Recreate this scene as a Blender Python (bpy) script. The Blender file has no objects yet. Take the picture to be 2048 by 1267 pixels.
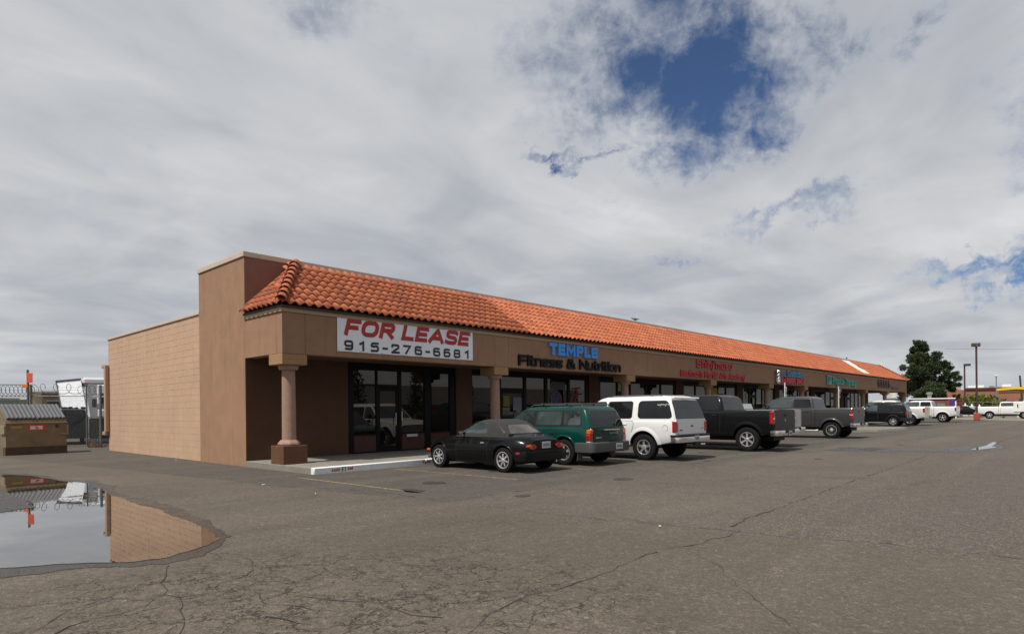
import bpy, bmesh, math, random
from mathutils import Vector, Matrix, noise as mnoise
R_ = math.radians
rnd = random.Random(7)
SC = bpy.context.scene
COL = SC.collection

# ------------------------------------------------------------------ camera
YAW, ROLL = 0.7492, -0.0106
CX, CY, CH, FPX, PYX = -7.5306, -14.7, 1.42, 1263.56, 821.02
F = Vector((math.cos(YAW), math.sin(YAW), 0)); r0 = Vector((math.sin(YAW), -math.cos(YAW), 0)); u0 = Vector((0, 0, 1))
RT = math.cos(ROLL)*r0 + math.sin(ROLL)*u0
UP = -math.sin(ROLL)*r0 + math.cos(ROLL)*u0
camd = bpy.data.cameras.new('camera'); cam = bpy.data.objects.new('camera', camd); COL.objects.link(cam)
camd.sensor_fit = 'HORIZONTAL'; camd.sensor_width = 36; camd.lens = FPX/2048*36
camd.shift_y = (PYX-633.5)/2048
camd.clip_start = 0.1; camd.clip_end = 3000
M = Matrix(((RT.x, UP.x, -F.x, CX), (RT.y, UP.y, -F.y, CY), (RT.z, UP.z, -F.z, CH), (0, 0, 0, 1)))
cam.matrix_world = M
SC.camera = cam

# ------------------------------------------------------------------ light and sky
SUN_EL, SUN_AZ = R_(59), R_(179.0)      # measured counter-clockwise from +X
sd = Vector((math.cos(SUN_EL)*math.cos(SUN_AZ), math.cos(SUN_EL)*math.sin(SUN_AZ), math.sin(SUN_EL)))
sl = bpy.data.lights.new('sun', 'SUN'); sl.energy = 5.0; sl.angle = R_(0.55); sl.color = (1.0, 0.945, 0.86)
so = bpy.data.objects.new('sun', sl); COL.objects.link(so)
so.rotation_euler = sd.to_track_quat('Z', 'Y').to_euler()

SC.view_settings.view_transform = 'Standard'; SC.view_settings.look = 'None'
SC.view_settings.gamma = 1; SC.view_settings.exposure = 0; SC.view_settings.use_curve_mapping = False
try:
    SC.cycles.max_bounces = 6; SC.cycles.use_denoising = True; SC.cycles.sample_clamp_indirect = 4
except Exception: pass


def pix_dir(x, y):
    v = F + RT*((x-1024)/FPX) + UP*((PYX-y)/FPX); return v.normalized()
def at(x, y, D):            # world point seen at photo pixel x,y at camera depth D
    return Vector((CX, CY, CH)) + (F + RT*((x-1024)/FPX) + UP*((PYX-y)/FPX))*D
def gnd(x, y, z=0.0):
    v = F + RT*((x-1024)/FPX) + UP*((PYX-y)/FPX); t = (z-CH)/v.z
    return Vector((CX, CY, CH)) + v*t


class NT:
    """small node-tree helper"""
    def __init__(s, tree): s.t = tree; s.n = tree.nodes; s.l = tree.links
    def node(s, typ, **k):
        n = s.n.new(typ)
        for a, b in k.items():
            setattr(n, a, b)
        return n
    def link(s, a, b): s.l.new(a, b)
    def val(s, sock, v):
        if hasattr(v, 'is_output') or isinstance(v, bpy.types.NodeSocket): s.link(v, sock)
        else: sock.default_value = v
    def math(s, op, a, b=0.0, c=None, clamp=False):
        n = s.node('ShaderNodeMath', operation=op, use_clamp=clamp)
        s.val(n.inputs[0], a); s.val(n.inputs[1], b)
        if c is not None: s.val(n.inputs[2], c)
        return n.outputs[0]
    def vmath(s, op, a, b=None, scale=None):
        n = s.node('ShaderNodeVectorMath', operation=op)
        s.val(n.inputs[0], a)
        if b is not None: s.val(n.inputs[1], b)
        if scale is not None: s.val(n.inputs['Scale'], scale)
        return n.outputs['Value'] if op in ('DISTANCE', 'LENGTH', 'DOT_PRODUCT') else n.outputs[0]
    def noise(s, vec, scale, detail=4, rough=0.5, dist=0.0, col=False):
        n = s.node('ShaderNodeTexNoise')
        if vec is not None: s.link(vec, n.inputs['Vector'])
        n.inputs['Scale'].default_value = scale; n.inputs['Detail'].default_value = detail
        n.inputs['Roughness'].default_value = rough; n.inputs['Distortion'].default_value = dist
        return n.outputs['Color'] if col else n.outputs[0]
    def ramp(s, fac, stops, interp='LINEAR'):
        n = s.node('ShaderNodeValToRGB'); s.link(fac, n.inputs[0]); cr = n.color_ramp; cr.interpolation = interp
        while len(cr.elements) > 1: cr.elements.remove(cr.elements[-1])
        for i, (p, c) in enumerate(stops):
            if not isinstance(c, (tuple, list)): c = (c, c, c)
            e = cr.elements[0] if i == 0 else cr.elements.new(p)
            e.position = p; e.color = (*c[:3], 1)
        return n.outputs[0]
    def mix(s, fac, a, b, mode='MIX'):
        n = s.node('ShaderNodeMix', data_type='RGBA', blend_type=mode)
        s.val(n.inputs[0], fac)
        for k, v in ((6, a), (7, b)):
            if isinstance(v, tuple): v = (*v[:3], 1)
            s.val(n.inputs[k], v)
        return n.outputs[2]
    def mapr(s, v, a, b, c=0.0, d=1.0, smooth=False):
        n = s.node('ShaderNodeMapRange', interpolation_type='SMOOTHSTEP' if smooth else 'LINEAR')
        s.val(n.inputs[0], v); n.inputs[1].default_value = a; n.inputs[2].default_value = b
        n.inputs[3].default_value = c; n.inputs[4].default_value = d
        return n.outputs[0]


world = bpy.data.worlds.new('World'); SC.world = world; world.use_nodes = True
w = NT(world.node_tree); w.n.clear()
tc = w.node('ShaderNodeTexCoord'); gen = tc.outputs['Generated']
sky = w.node('ShaderNodeTexSky', sky_type='NISHITA'); sky.sun_disc = False
sky.sun_elevation = SUN_EL; sky.sun_rotation = R_(-89); sky.altitude = 1100; sky.air_density = 1.0; sky.dust_density = 0.4; sky.ozone_density = 2.0
sep = w.node('ShaderNodeSeparateXYZ'); w.link(gen, sep.inputs[0])
zz = w.math('MAXIMUM', sep.outputs[2], 0.0)
den = w.math('ADD', zz, 0.14)
px = w.math('DIVIDE', sep.outputs[0], den); py = w.math('DIVIDE', sep.outputs[1], den)
cb = w.node('ShaderNodeCombineXYZ'); w.link(px, cb.inputs[0]); w.link(py, cb.inputs[1]); P = cb.outputs[0]
warp = w.noise(gen, 7.0, 4, 0.6, 0, col=True)
warp2 = w.noise(gen, 26.0, 5, 0.65, 0.4, col=True)
wv = w.vmath('ADD', w.vmath('SCALE', w.vmath('SUBTRACT', warp, (0.5, 0.5, 0.5)), scale=0.16),
             w.vmath('SCALE', w.vmath('SUBTRACT', warp2, (0.5, 0.5, 0.5)), scale=0.11))
dw = w.vmath('ADD', gen, wv)
SQ = (1, 1, 3.8); dws = w.vmath('MULTIPLY', dw, SQ)
hole = None
for (hx, hy, hr, st, flat) in [(1330, -60, 130, .9, 0), (1120, 60, 90, .5, 0), (1275, 125, 85, .95, 0), (1370, 30, 90, .72, 0), (1415, 175, 100, 1.3, 0), (1485, 235, 56, 1.0, 0), (1190, 30, 85, .62, 0),
                               (1500, 20, 60, .5, 0), (1640, 80, 45, .5, 0), (1815, 40, 50, .5, 0), (1130, 283, 50, .9, 1), (1200, 300, 40, .7, 1), (1580, 415, 75, .62, 1),
                               (1940, 540, 70, .85, 1), (2040, 556, 66, 1.0, 1), (1350, 528, 50, .45, 1), (2170, 520, 140, 1.0, 1), (640, -20, 60, .4, 0), (2300, 150, 160, .8, 0), (-500, 150, 200, .8, 0)]:
    c = pix_dir(hx, hy); r = hr/FPX*1.25*(1.0/(1+((hx-1024)/FPX)**2+((hy-821)/FPX)**2))**0.5
    d = w.vmath('DISTANCE', dws if flat else dw, tuple(c*Vector(SQ)) if flat else tuple(c))
    v = w.math('MULTIPLY', w.mapr(d, 0.0, r*1.7, 1.0, 0.0), st)
    hole = v if hole is None else w.math('MAXIMUM', hole, v)
wisp = w.noise(P, 3.2, 9, 0.62, 0.6)
hole = w.math('ADD', hole, w.math('MULTIPLY', w.math('SUBTRACT', 0.5, wisp), 0.95))
fine_ = w.noise(gen, 38, 6, 0.7, 0.3)
hole = w.math('ADD', hole, w.math('MULTIPLY', w.math('SUBTRACT', 0.5, fine_), 0.42))
hmask = w.mapr(hole, 0.04, 0.92, 0.0, 0.98, smooth=True)
# cloud brightness
big = w.noise(P, 0.62, 4, 0.5, 0.5); med = w.noise(P, 1.7, 6, 0.52, 0.8)
mp = w.node('ShaderNodeMapping'); w.link(P, mp.inputs[0]); mp.inputs['Rotation'].default_value = (0, 0, R_(25)); mp.inputs['Scale'].default_value = (0.5, 1.9, 1)
strk = w.noise(mp.outputs[0], 1.6, 4, 0.5, 0.5)
cl = w.math('ADD', w.math('ADD', w.math('MULTIPLY', big, 0.50), w.math('MULTIPLY', med, 0.36)), w.math('MULTIPLY', strk, 0.18))
cc = w.ramp(cl, [(0.35, (0.37, 0.40, 0.45)), (0.46, (0.475, 0.495, 0.528)), (0.55, (0.58, 0.595, 0.617)), (0.65, (0.72, 0.73, 0.745))])
# thin edges next to the blue glow brighter; horizon band slightly cooler
edge = w.mapr(hole, 0.05, 0.30, 0.0, 1.0, smooth=True)
cc = w.mix(w.math('MULTIPLY', edge, 0.40), cc, (0.58, 0.60, 0.64))
hz = w.mapr(sep.outputs[2], 0.0, 0.10, 1.0, 0.0, smooth=True)
cc = w.mix(w.math('MULTIPLY', hz, 0.55), cc, (0.47, 0.515, 0.545))
bl = w.mix(1.0, sky.outputs[0], (0.042, 0.056, 0.072), 'MULTIPLY')
bl = w.mix(hz, bl, (0.30, 0.40, 0.52))
skyc = w.mix(hmask, cc, bl)
below = w.mapr(sep.outputs[2], -0.02, 0.0, 0.0, 1.0)
skyc = w.mix(below, (0.12, 0.11, 0.10), skyc)
# the Sky Texture itself goes into a Background at strength 0.1, the cloud layer is mixed over it
bg1 = w.node('ShaderNodeBackground'); w.link(skyc, bg1.inputs[0]); bg1.inputs[1].default_value = 1.0
outw = w.node('ShaderNodeOutputWorld'); w.link(bg1.outputs[0], outw.inputs[0])

# ------------------------------------------------------------------ materials
MATS = {}
def mat(name, col, rough=0.6, metal=0.0, var=0.0, vscale=3.0, bump=0.0, bscale=40.0, spec=0.5, coat=0.0, emis=None, dirt=None, dscale=1.2, streak=0.0):
    if name in MATS: return MATS[name]
    m = bpy.data.materials.new(name); m.use_nodes = True; t = NT(m.node_tree)
    p = t.n['Principled BSDF']; MATS[name] = m
    p.inputs['Roughness'].default_value = rough; p.inputs['Metallic'].default_value = metal
    p.inputs['Specular IOR Level'].default_value = spec
    if coat: p.inputs['Coat Weight'].default_value = coat; p.inputs['Coat Roughness'].default_value = 0.06
    tcn = t.node('ShaderNodeTexCoord'); g = t.node('ShaderNodeNewGeometry'); pos = g.outputs['Position']
    base = (*col, 1)
    c = None
    if var:
        f = t.noise(pos, vscale, 6, 0.6)
        lo = tuple(x*(1-var) for x in col); hi = tuple(min(1, x*(1+var)) for x in col)
        c = t.ramp(f, [(0.3, lo), (0.7, hi)])
    if dirt:
        f = t.mapr(t.noise(pos, dscale, 7, 0.7, 0.3), 0.5, 0.78, 0.0, dirt[3])
        c = t.mix(f, c if c is not None else base[:3], dirt[:3])
    if streak:
        mp_ = t.node('ShaderNodeMapping'); t.link(pos, mp_.inputs[0]); mp_.inputs['Scale'].default_value = (5.5, 5.5, .30)
        sf_ = t.mapr(t.noise(mp_.outputs[0], 1.0, 5, 0.6, 0.3), 0.50, 0.74, 0.0, streak, smooth=True)
        c = t.mix(sf_, c if c is not None else base[:3], tuple(x*.62 for x in col))
        pf_ = t.mapr(t.noise(pos, 0.42, 3, 0.5), 0.52, 0.60, 0.0, streak*.45, smooth=True); c = t.mix(pf_, c, tuple(min(1, x*1.22) for x in col))
    if c is None: p.inputs['Base Color'].default_value = base
    else: t.link(c, p.inputs['Base Color'])
    if bump:
        b = t.node('ShaderNodeBump'); b.inputs['Strength'].default_value = bump; b.inputs['Distance'].default_value = 0.02
        t.link(t.noise(pos, bscale, 5, 0.6), b.inputs['Height']); t.link(b.outputs[0], p.inputs['Normal'])
    return m

def glassmat(name, tint=(0.012, 0.013, 0.014), ior=1.75, refl=(0.9, 0.92, 0.95), rough=0.0, wob=0.0):
    if name in MATS: return MATS[name]
    m = bpy.data.materials.new(name); m.use_nodes = True; t = NT(m.node_tree); t.n.clear(); MATS[name] = m
    fr = t.node('ShaderNodeFresnel'); fr.inputs[0].default_value = ior
    gl = t.node('ShaderNodeBsdfGlossy'); gl.inputs[0].default_value = (*refl, 1); gl.inputs['Roughness'].default_value = rough
    df = t.node('ShaderNodeBsdfDiffuse')
    g = t.node('ShaderNodeNewGeometry')
    f = t.noise(g.outputs['Position'], 1.3, 4, 0.6)
    t.link(t.ramp(f, [(0.35, tuple(x*0.5 for x in tint)), (0.7, tuple(x*1.6 for x in tint))]), df.inputs[0])
    if wob:
        b = t.node('ShaderNodeBump'); b.inputs['Strength'].default_value = wob; b.inputs['Distance'].default_value = 0.01
        t.link(t.noise(g.outputs['Position'], 1.1, 1, 0.5), b.inputs['Height']); t.link(b.outputs[0], gl.inputs['Normal'])
    mx = t.node('ShaderNodeMixShader'); t.link(fr.outputs[0], mx.inputs[0]); t.link(df.outputs[0], mx.inputs[1]); t.link(gl.outputs[0], mx.inputs[2])
    o = t.node('ShaderNodeOutputMaterial'); t.link(mx.outputs[0], o.inputs[0])
    return m

stucco = mat('stucco_tan', (0.262, 0.150, 0.090), 0.92, var=0.10, vscale=2.2, bump=0.35, bscale=55, dirt=(0.21, 0.12, 0.072, 0.5), dscale=0.9, streak=.5)
stucco_shade = mat('stucco_brown_shaded', (0.078, 0.035, 0.019), 0.92, var=0.12, vscale=2.0, bump=0.35, bscale=55)  # brown wall paint with the shade under the canopy put into its colour
colmat = mat('column_stucco', (0.27, 0.168, 0.125), 0.9, var=0.12, vscale=9, bump=0.5, bscale=60)
capmat = mat('capital_ochre', (0.27, 0.165, 0.078), 0.9, var=0.12, vscale=8, bump=0.3, bscale=50)
plinthm = mat('plinth_brown', (0.098, 0.040, 0.017), 0.8, var=0.2, vscale=5, bump=0.2, bscale=40)
parap = mat('parapet_redbrown', (0.20, 0.095, 0.068), 0.9, var=0.08, vscale=3, bump=0.25)
coping = mat('coping_metal', (0.47, 0.38, 0.30), 0.55, var=0.06, vscale=2)
cmu = mat('block_paint', (0.43, 0.286, 0.194), 0.88, var=0.07, vscale=1.4, bump=0.45, bscale=70, dirt=(0.38, 0.235, 0.165, 0.35), dscale=0.6, streak=.28)
cmu_j = mat('block_joint', (0.405, 0.268, 0.182), 0.95)
soff = mat('soffit_paint_shaded', (0.115, 0.058, 0.034), 0.9, var=0.06)  # soffit colour darkened to carry the shade under the canopy
fr_m = mat('frame_dark_bronze', (0.005, 0.0042, 0.004), 0.5, spec=0.15)
bulk = mat('bulkhead_redbrown', (0.050, 0.016, 0.010), 0.7, var=0.2, vscale=4)
rub = mat('rubber', (0.011, 0.011, 0.0105), 0.9, spec=.12, var=0.15, vscale=20)
blk = mat('black_plastic', (0.010, 0.010, 0.011), 0.6, spec=.25)
dark = mat('dark_void', (0.006, 0.006, 0.006), 0.9)
chrome = mat('chrome', (0.80, 0.79, 0.77), 0.2, metal=1.0)
alloy = mat('alloy', (0.60, 0.60, 0.60), 0.30, metal=0.7)
galv = mat('galvanised', (0.24, 0.24, 0.235), 0.55, metal=0.5)
conc = mat('concrete', (0.19, 0.178, 0.15), 0.9, var=0.12, vscale=2.5, bump=0.3, bscale=60, dirt=(0.11, 0.095, 0.075, 0.75), dscale=1.3)
kwhite = mat('kerb_white', (0.66, 0.67, 0.68), 0.7, var=0.06, vscale=6, bump=0.2, dirt=(0.30, 0.28, 0.26, 0.5), dscale=5)
red_l = mat('taillight_red', (0.30, 0.008, 0.008), 0.12, coat=1.0)
org_l = mat('taillight_orange', (0.62, 0.10, 0.01), 0.12, coat=1.0)
clr_l = mat('clear_lens', (0.5, 0.5, 0.5), 0.12, coat=1.0)
white_p = mat('plain_white', (0.75, 0.75, 0.74), 0.5)
gbay = glassmat('storefront_glass', (0.010, 0.009, 0.008), 1.85, (0.62, 0.58, 0.53), 0.0, 0.05)
gcar = glassmat('car_glass', (0.008, 0.009, 0.010), 1.45)
gcar_l = glassmat('car_glass_light', (0.03, 0.045, 0.045), 1.9)
gplas = glassmat('plastic_window', (0.10, 0.09, 0.08), 1.45, rough=0.12)

# tile
tile = bpy.data.materials.new('clay_tile'); tile.use_nodes = True; t = NT(tile.node_tree); p = t.n['Principled BSDF']
g = t.node('ShaderNodeNewGeometry'); oi = t.node('ShaderNodeObjectInfo')
ri = t.math('FRACT', t.math('ADD', g.outputs['Random Per Island'], oi.outputs['Random']))
big = t.noise(g.outputs['Position'], 0.35, 3, 0.5)
fac = t.math('ADD', t.math('ADD', t.math('MULTIPLY', ri, 0.58), 0.08), t.math('MULTIPLY', big, 0.35))
c = t.ramp(fac, [(0.10, (0.18, 0.056, 0.032)), (0.32, (0.30, 0.082, 0.036)), (0.58, (0.36, 0.096, 0.038)), (0.8, (0.41, 0.122, 0.050)), (0.92, (0.27, 0.095, 0.055)), (1.0, (0.19, 0.078, 0.05))])
sp = t.mapr(t.noise(g.outputs['Position'], 9, 6, 0.7), 0.52, 0.8, 0, 0.55)
c = t.mix(sp, c, (0.22, 0.085, 0.05)); t.link(c, p.inputs['Base Color']); p.inputs['Roughness'].default_value = 0.85
b = t.node('ShaderNodeBump'); b.inputs['Strength'].default_value = 0.3; b.inputs['Distance'].default_value = 0.01; t.link(t.noise(g.outputs['Position'], 60, 4), b.inputs['Height']); t.link(b.outputs[0], p.inputs['Normal'])

# asphalt -------------------------------------------------------------
def asphalt_mat(name, wet=False):
    m = bpy.data.materials.new(name); m.use_nodes = True; t = NT(m.node_tree); p = t.n['Principled BSDF']
    g = t.node('ShaderNodeNewGeometry'); pos = g.outputs['Position']
    s = t.node('ShaderNodeSeparateXYZ'); t.link(pos, s.inputs[0]); X, Y = s.outputs[0], s.outputs[1]
    wob = t.math('MULTIPLY', t.math('SUBTRACT', t.noise(pos, 0.8, 5, 0.6), 0.5), 0.5)
    seam = t.math('ADD', t.math('ADD', X, t.math('MULTIPLY', Y, -0.0)), wob)
    # seam runs from (-1.85,-1.77) to (-0.11,-14.2)
    seamx = t.math('ADD', t.math('MULTIPLY', t.math('ADD', Y, 1.8), -0.125), -1.75)
    zr = t.mapr(t.math('SUBTRACT', seam, seamx), -0.05, 0.05)
    zk = t.mapr(t.math('ADD', t.math('ADD', Y, t.math('MULTIPLY', wob, 1.6)), t.math('MULTIPLY', X, -0.05)), -11.9, -11.0, 0.75, 0.0)      # coarse apron in front
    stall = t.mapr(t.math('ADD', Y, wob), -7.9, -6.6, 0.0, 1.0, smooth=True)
    n1 = t.noise(pos, 0.22, 6, 0.6, 0.5); n2 = t.noise(pos, 1.6, 7, 0.65, 0.4); n3 = t.noise(pos, 9, 4, 0.7)
    smooth = t.ramp(n1, [(0.3, (0.080, 0.069, 0.057)), (0.55, (0.100, 0.086, 0.070)), (0.75, (0.122, 0.105, 0.084))])
    old = t.ramp(n1, [(0.3, (0.082, 0.073, 0.063)), (0.55, (0.101, 0.090, 0.077)), (0.75, (0.122, 0.110, 0.093))])
    coarse = t.ramp(n2, [(0.3, (0.080, 0.071, 0.062)), (0.7, (0.112, 0.100, 0.086))])
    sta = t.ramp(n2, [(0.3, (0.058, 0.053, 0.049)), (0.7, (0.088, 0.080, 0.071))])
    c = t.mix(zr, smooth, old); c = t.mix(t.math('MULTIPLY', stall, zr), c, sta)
    c = t.mix(t.math('MULTIPLY', zk, zr), c, coarse)
    c = t.mix(t.mapr(n2, 0.35, 0.7, 0.0, 0.5), c, t.mix(1.0, c, (0.78, 0.75, 0.72), 'MULTIPLY'))
    # tyre-worn streaks along the aisle
    mpn = t.node('ShaderNodeMapping'); t.link(pos, mpn.inputs[0]); mpn.inputs['Scale'].default_value = (0.07, 0.9, 1)
    st = t.noise(mpn.outputs[0], 1.0, 5, 0.6, 0.4)
    c = t.mix(t.mapr(st, 0.45, 0.68, 0.0, 0.38, smooth=True), c, (0.130, 0.113, 0.092))
    # oil and water stains
    stn = t.mapr(t.noise(pos, 0.55, 6, 0.65, 1.0), 0.60, 0.72, 0.0, 0.45, smooth=True)
    c = t.mix(stn, c, (0.040, 0.036, 0.033))
    # aggregate speckle
    vo = t.node('ShaderNodeTexVoronoi'); t.link(pos, vo.inputs['Vector']); vo.inputs['Scale'].default_value = 75
    vc = t.node('ShaderNodeSeparateColor'); t.link(vo.outputs['Color'], vc.inputs[0])
    amt = t.math('ADD', 0.40, t.math('MULTIPLY', t.math('MULTIPLY', zk, zr), 0.45))
    spk = t.ramp(vc.outputs[0], [(0.0, 0.45), (0.45, 0.9), (0.8, 1.12), (0.93, 1.7), (1.0, 2.6)])
    c = t.mix(amt, c, t.mix(1.0, c, spk, 'MULTIPLY'))
    vo2 = t.node('ShaderNodeTexVoronoi'); t.link(pos, vo2.inputs['Vector']); vo2.inputs['Scale'].default_value = 26
    vc2 = t.node('ShaderNodeSeparateColor'); t.link(vo2.outputs['Color'], vc2.inputs[0])
    spk2 = t.ramp(vc2.outputs[1], [(0.0, 0.72), (0.6, 1.0), (0.9, 1.15), (0.985, 1.5), (1.0, 1.9)])
    c = t.mix(0.5, c, t.mix(1.0, c, spk2, 'MULTIPLY'))
    # alligator cracking near the camera on the left, and faint everywhere
    wp = t.vmath('ADD', pos, t.vmath('SCALE', t.vmath('SUBTRACT', t.noise(pos, 2.4, 5, 0.7, 0, col=True), (0.5, 0.5, 0.5)), scale=0.55))
    ve = t.node('ShaderNodeTexVoronoi', feature='DISTANCE_TO_EDGE'); t.link(wp, ve.inputs['Vector']); ve.inputs['Scale'].default_value = 2.6
    ve2 = t.node('ShaderNodeTexVoronoi', feature='DISTANCE_TO_EDGE'); t.link(wp, ve2.inputs['Vector']); ve2.inputs['Scale'].default_value = 6.5
    a1 = t.vmath('DISTANCE', pos, (-5.25, -10.1, 0.0)); a2 = t.vmath('DISTANCE', pos, (-4.4, -10.9, 0.0)); a3 = t.vmath('DISTANCE', pos, (-6.6, -10.6, 0.0))
    am = t.math('MINIMUM', t.math('MINIMUM', t.math('MULTIPLY', a1, 1.0), t.math('MULTIPLY', a2, 1.1)), t.math('MULTIPLY', a3, 1.3))
    area = t.mapr(t.math('ADD', am, t.math('MULTIPLY', t.math('SUBTRACT', t.noise(pos, 1.2, 4), 0.5), 2.6)), 1.35, 2.1, 1.0, 0.0)
    brk = t.mapr(t.noise(pos, 3.1, 4, 0.6), 0.42, 0.54)
    k1 = t.math('MULTIPLY', t.math('MULTIPLY', t.mapr(ve.outputs['Distance'], 0.003, 0.022, 1.0, 0.0), area), t.mapr(t.noise(pos, 2.2, 3), 0.36, 0.46))
    k2 = t.math('MULTIPLY', t.math('MULTIPLY', t.mapr(ve2.outputs['Distance'], 0.008, 0.04, 0.8, 0.0), area), brk)
    k = t.math('MAXIMUM', k1, k2)
    far = t.math('MULTIPLY', t.math('MULTIPLY', t.mapr(ve.outputs['Distance'], 0.003, 0.014, 0.35, 0.0), t.mapr(t.noise(pos, 0.5, 3), 0.56, 0.66)), zr)
    k = t.math('MAXIMUM', k, far)
    c = t.mix(k, c, (0.018, 0.016, 0.014))
    c = t.mix(1.0, c, (0.96, 0.93, 0.90), 'MULTIPLY')
    if wet: c = t.mix(1.0, c, (0.42, 0.42, 0.44), 'MULTIPLY')
    t.link(c, p.inputs['Base Color']); p.inputs['Roughness'].default_value = 0.34 if wet else 0.86
    if wet: t.link(t.mapr(t.noise(pos, 3.5, 5, 0.65), 0.35, 0.65, 0.10, 0.55), p.inputs['Roughness'])
    p.inputs['Specular IOR Level'].default_value = 0.5 if wet else 0.35
    b = t.node('ShaderNodeBump'); b.inputs['Strength'].default_value = 0.55; b.inputs['Distance'].default_value = 0.012
    h = t.math('SUBTRACT', t.math('ADD', vo.outputs['Distance'], t.math('MULTIPLY', n3, 0.5)), t.math('MULTIPLY', k, 2.0))
    t.link(h, b.inputs['Height']); t.link(b.outputs[0], p.inputs['Normal'])
    MATS[name] = m; return m
asph = asphalt_mat('asphalt'); asph_w = asphalt_mat('asphalt_wet', True)
crackm = mat('crack_dark', (0.022, 0.019, 0.017), 0.95)
m = bpy.data.materials.new('puddle_water'); m.use_nodes = True; t = NT(m.node_tree); t.n.clear(); MATS['water'] = m
fr = t.node('ShaderNodeFresnel'); fr.inputs[0].default_value = 1.33
gl = t.node('ShaderNodeBsdfGlossy'); gl.inputs[0].default_value = (0.95, 0.95, 0.95, 1); gl.inputs['Roughness'].default_value = 0.0
df = t.node('ShaderNodeBsdfDiffuse'); df.inputs[0].default_value = (0.034, 0.028, 0.020, 1)
fac = t.math('ADD', t.math('MULTIPLY', fr.outputs[0], 1.15), 0.19, clamp=True)
g = t.node('ShaderNodeNewGeometry'); b = t.node('ShaderNodeBump'); b.inputs['Strength'].default_value = 0.035; b.inputs['Distance'].default_value = 0.01
t.link(t.noise(g.outputs['Position'], 3.0, 3), b.inputs['Height']); t.link(b.outputs[0], gl.inputs['Normal'])
t.link(t.ramp(t.noise(g.outputs['Position'], 1.4, 6, 0.65), [(.35, (.022, .018, .013)), (.7, (.060, .048, .034))]), df.inputs[0])
fac = t.math('MULTIPLY', fac, t.mapr(t.noise(g.outputs['Position'], 0.9, 5, 0.6), 0.3, 0.7, 1.0, 0.86))
mx = t.node('ShaderNodeMixShader'); t.link(fac, mx.inputs[0]); t.link(df.outputs[0], mx.inputs[1]); t.link(gl.outputs[0], mx.inputs[2])
o = t.node('ShaderNodeOutputMaterial'); t.link(mx.outputs[0], o.inputs[0]); water = m

def paint(name, col, rough=0.25, metal=0.0, coat=0.8, dirt=0.25):
    m = mat(name, col, rough, metal, coat=coat, spec=.5 if max(col) > .1 else .16, dirt=(0.16, 0.14, 0.12, dirt), dscale=1.7)
    return m

# ------------------------------------------------------------------ mesh helpers
def tag(o, label=None, cat=None, group=None, kind=None):
    if label: o['label'] = label
    if cat: o['category'] = cat
    if group: o['group'] = group
    if kind: o['kind'] = kind
    return o
def empty(name, loc=(0, 0, 0), rz=0.0, label=None, cat=None, group=None, kind=None):
    o = bpy.data.objects.new(name, None); COL.objects.link(o); o.location = loc; o.rotation_euler = (0, 0, rz); o.empty_display_size = 0.2
    return tag(o, label, cat, group, kind)
def link(name, me, parent=None, loc=None):
    o = bpy.data.objects.new(name, me); COL.objects.link(o)
    if parent is not None: o.parent = parent
    if loc is not None: o.location = loc
    return o

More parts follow.
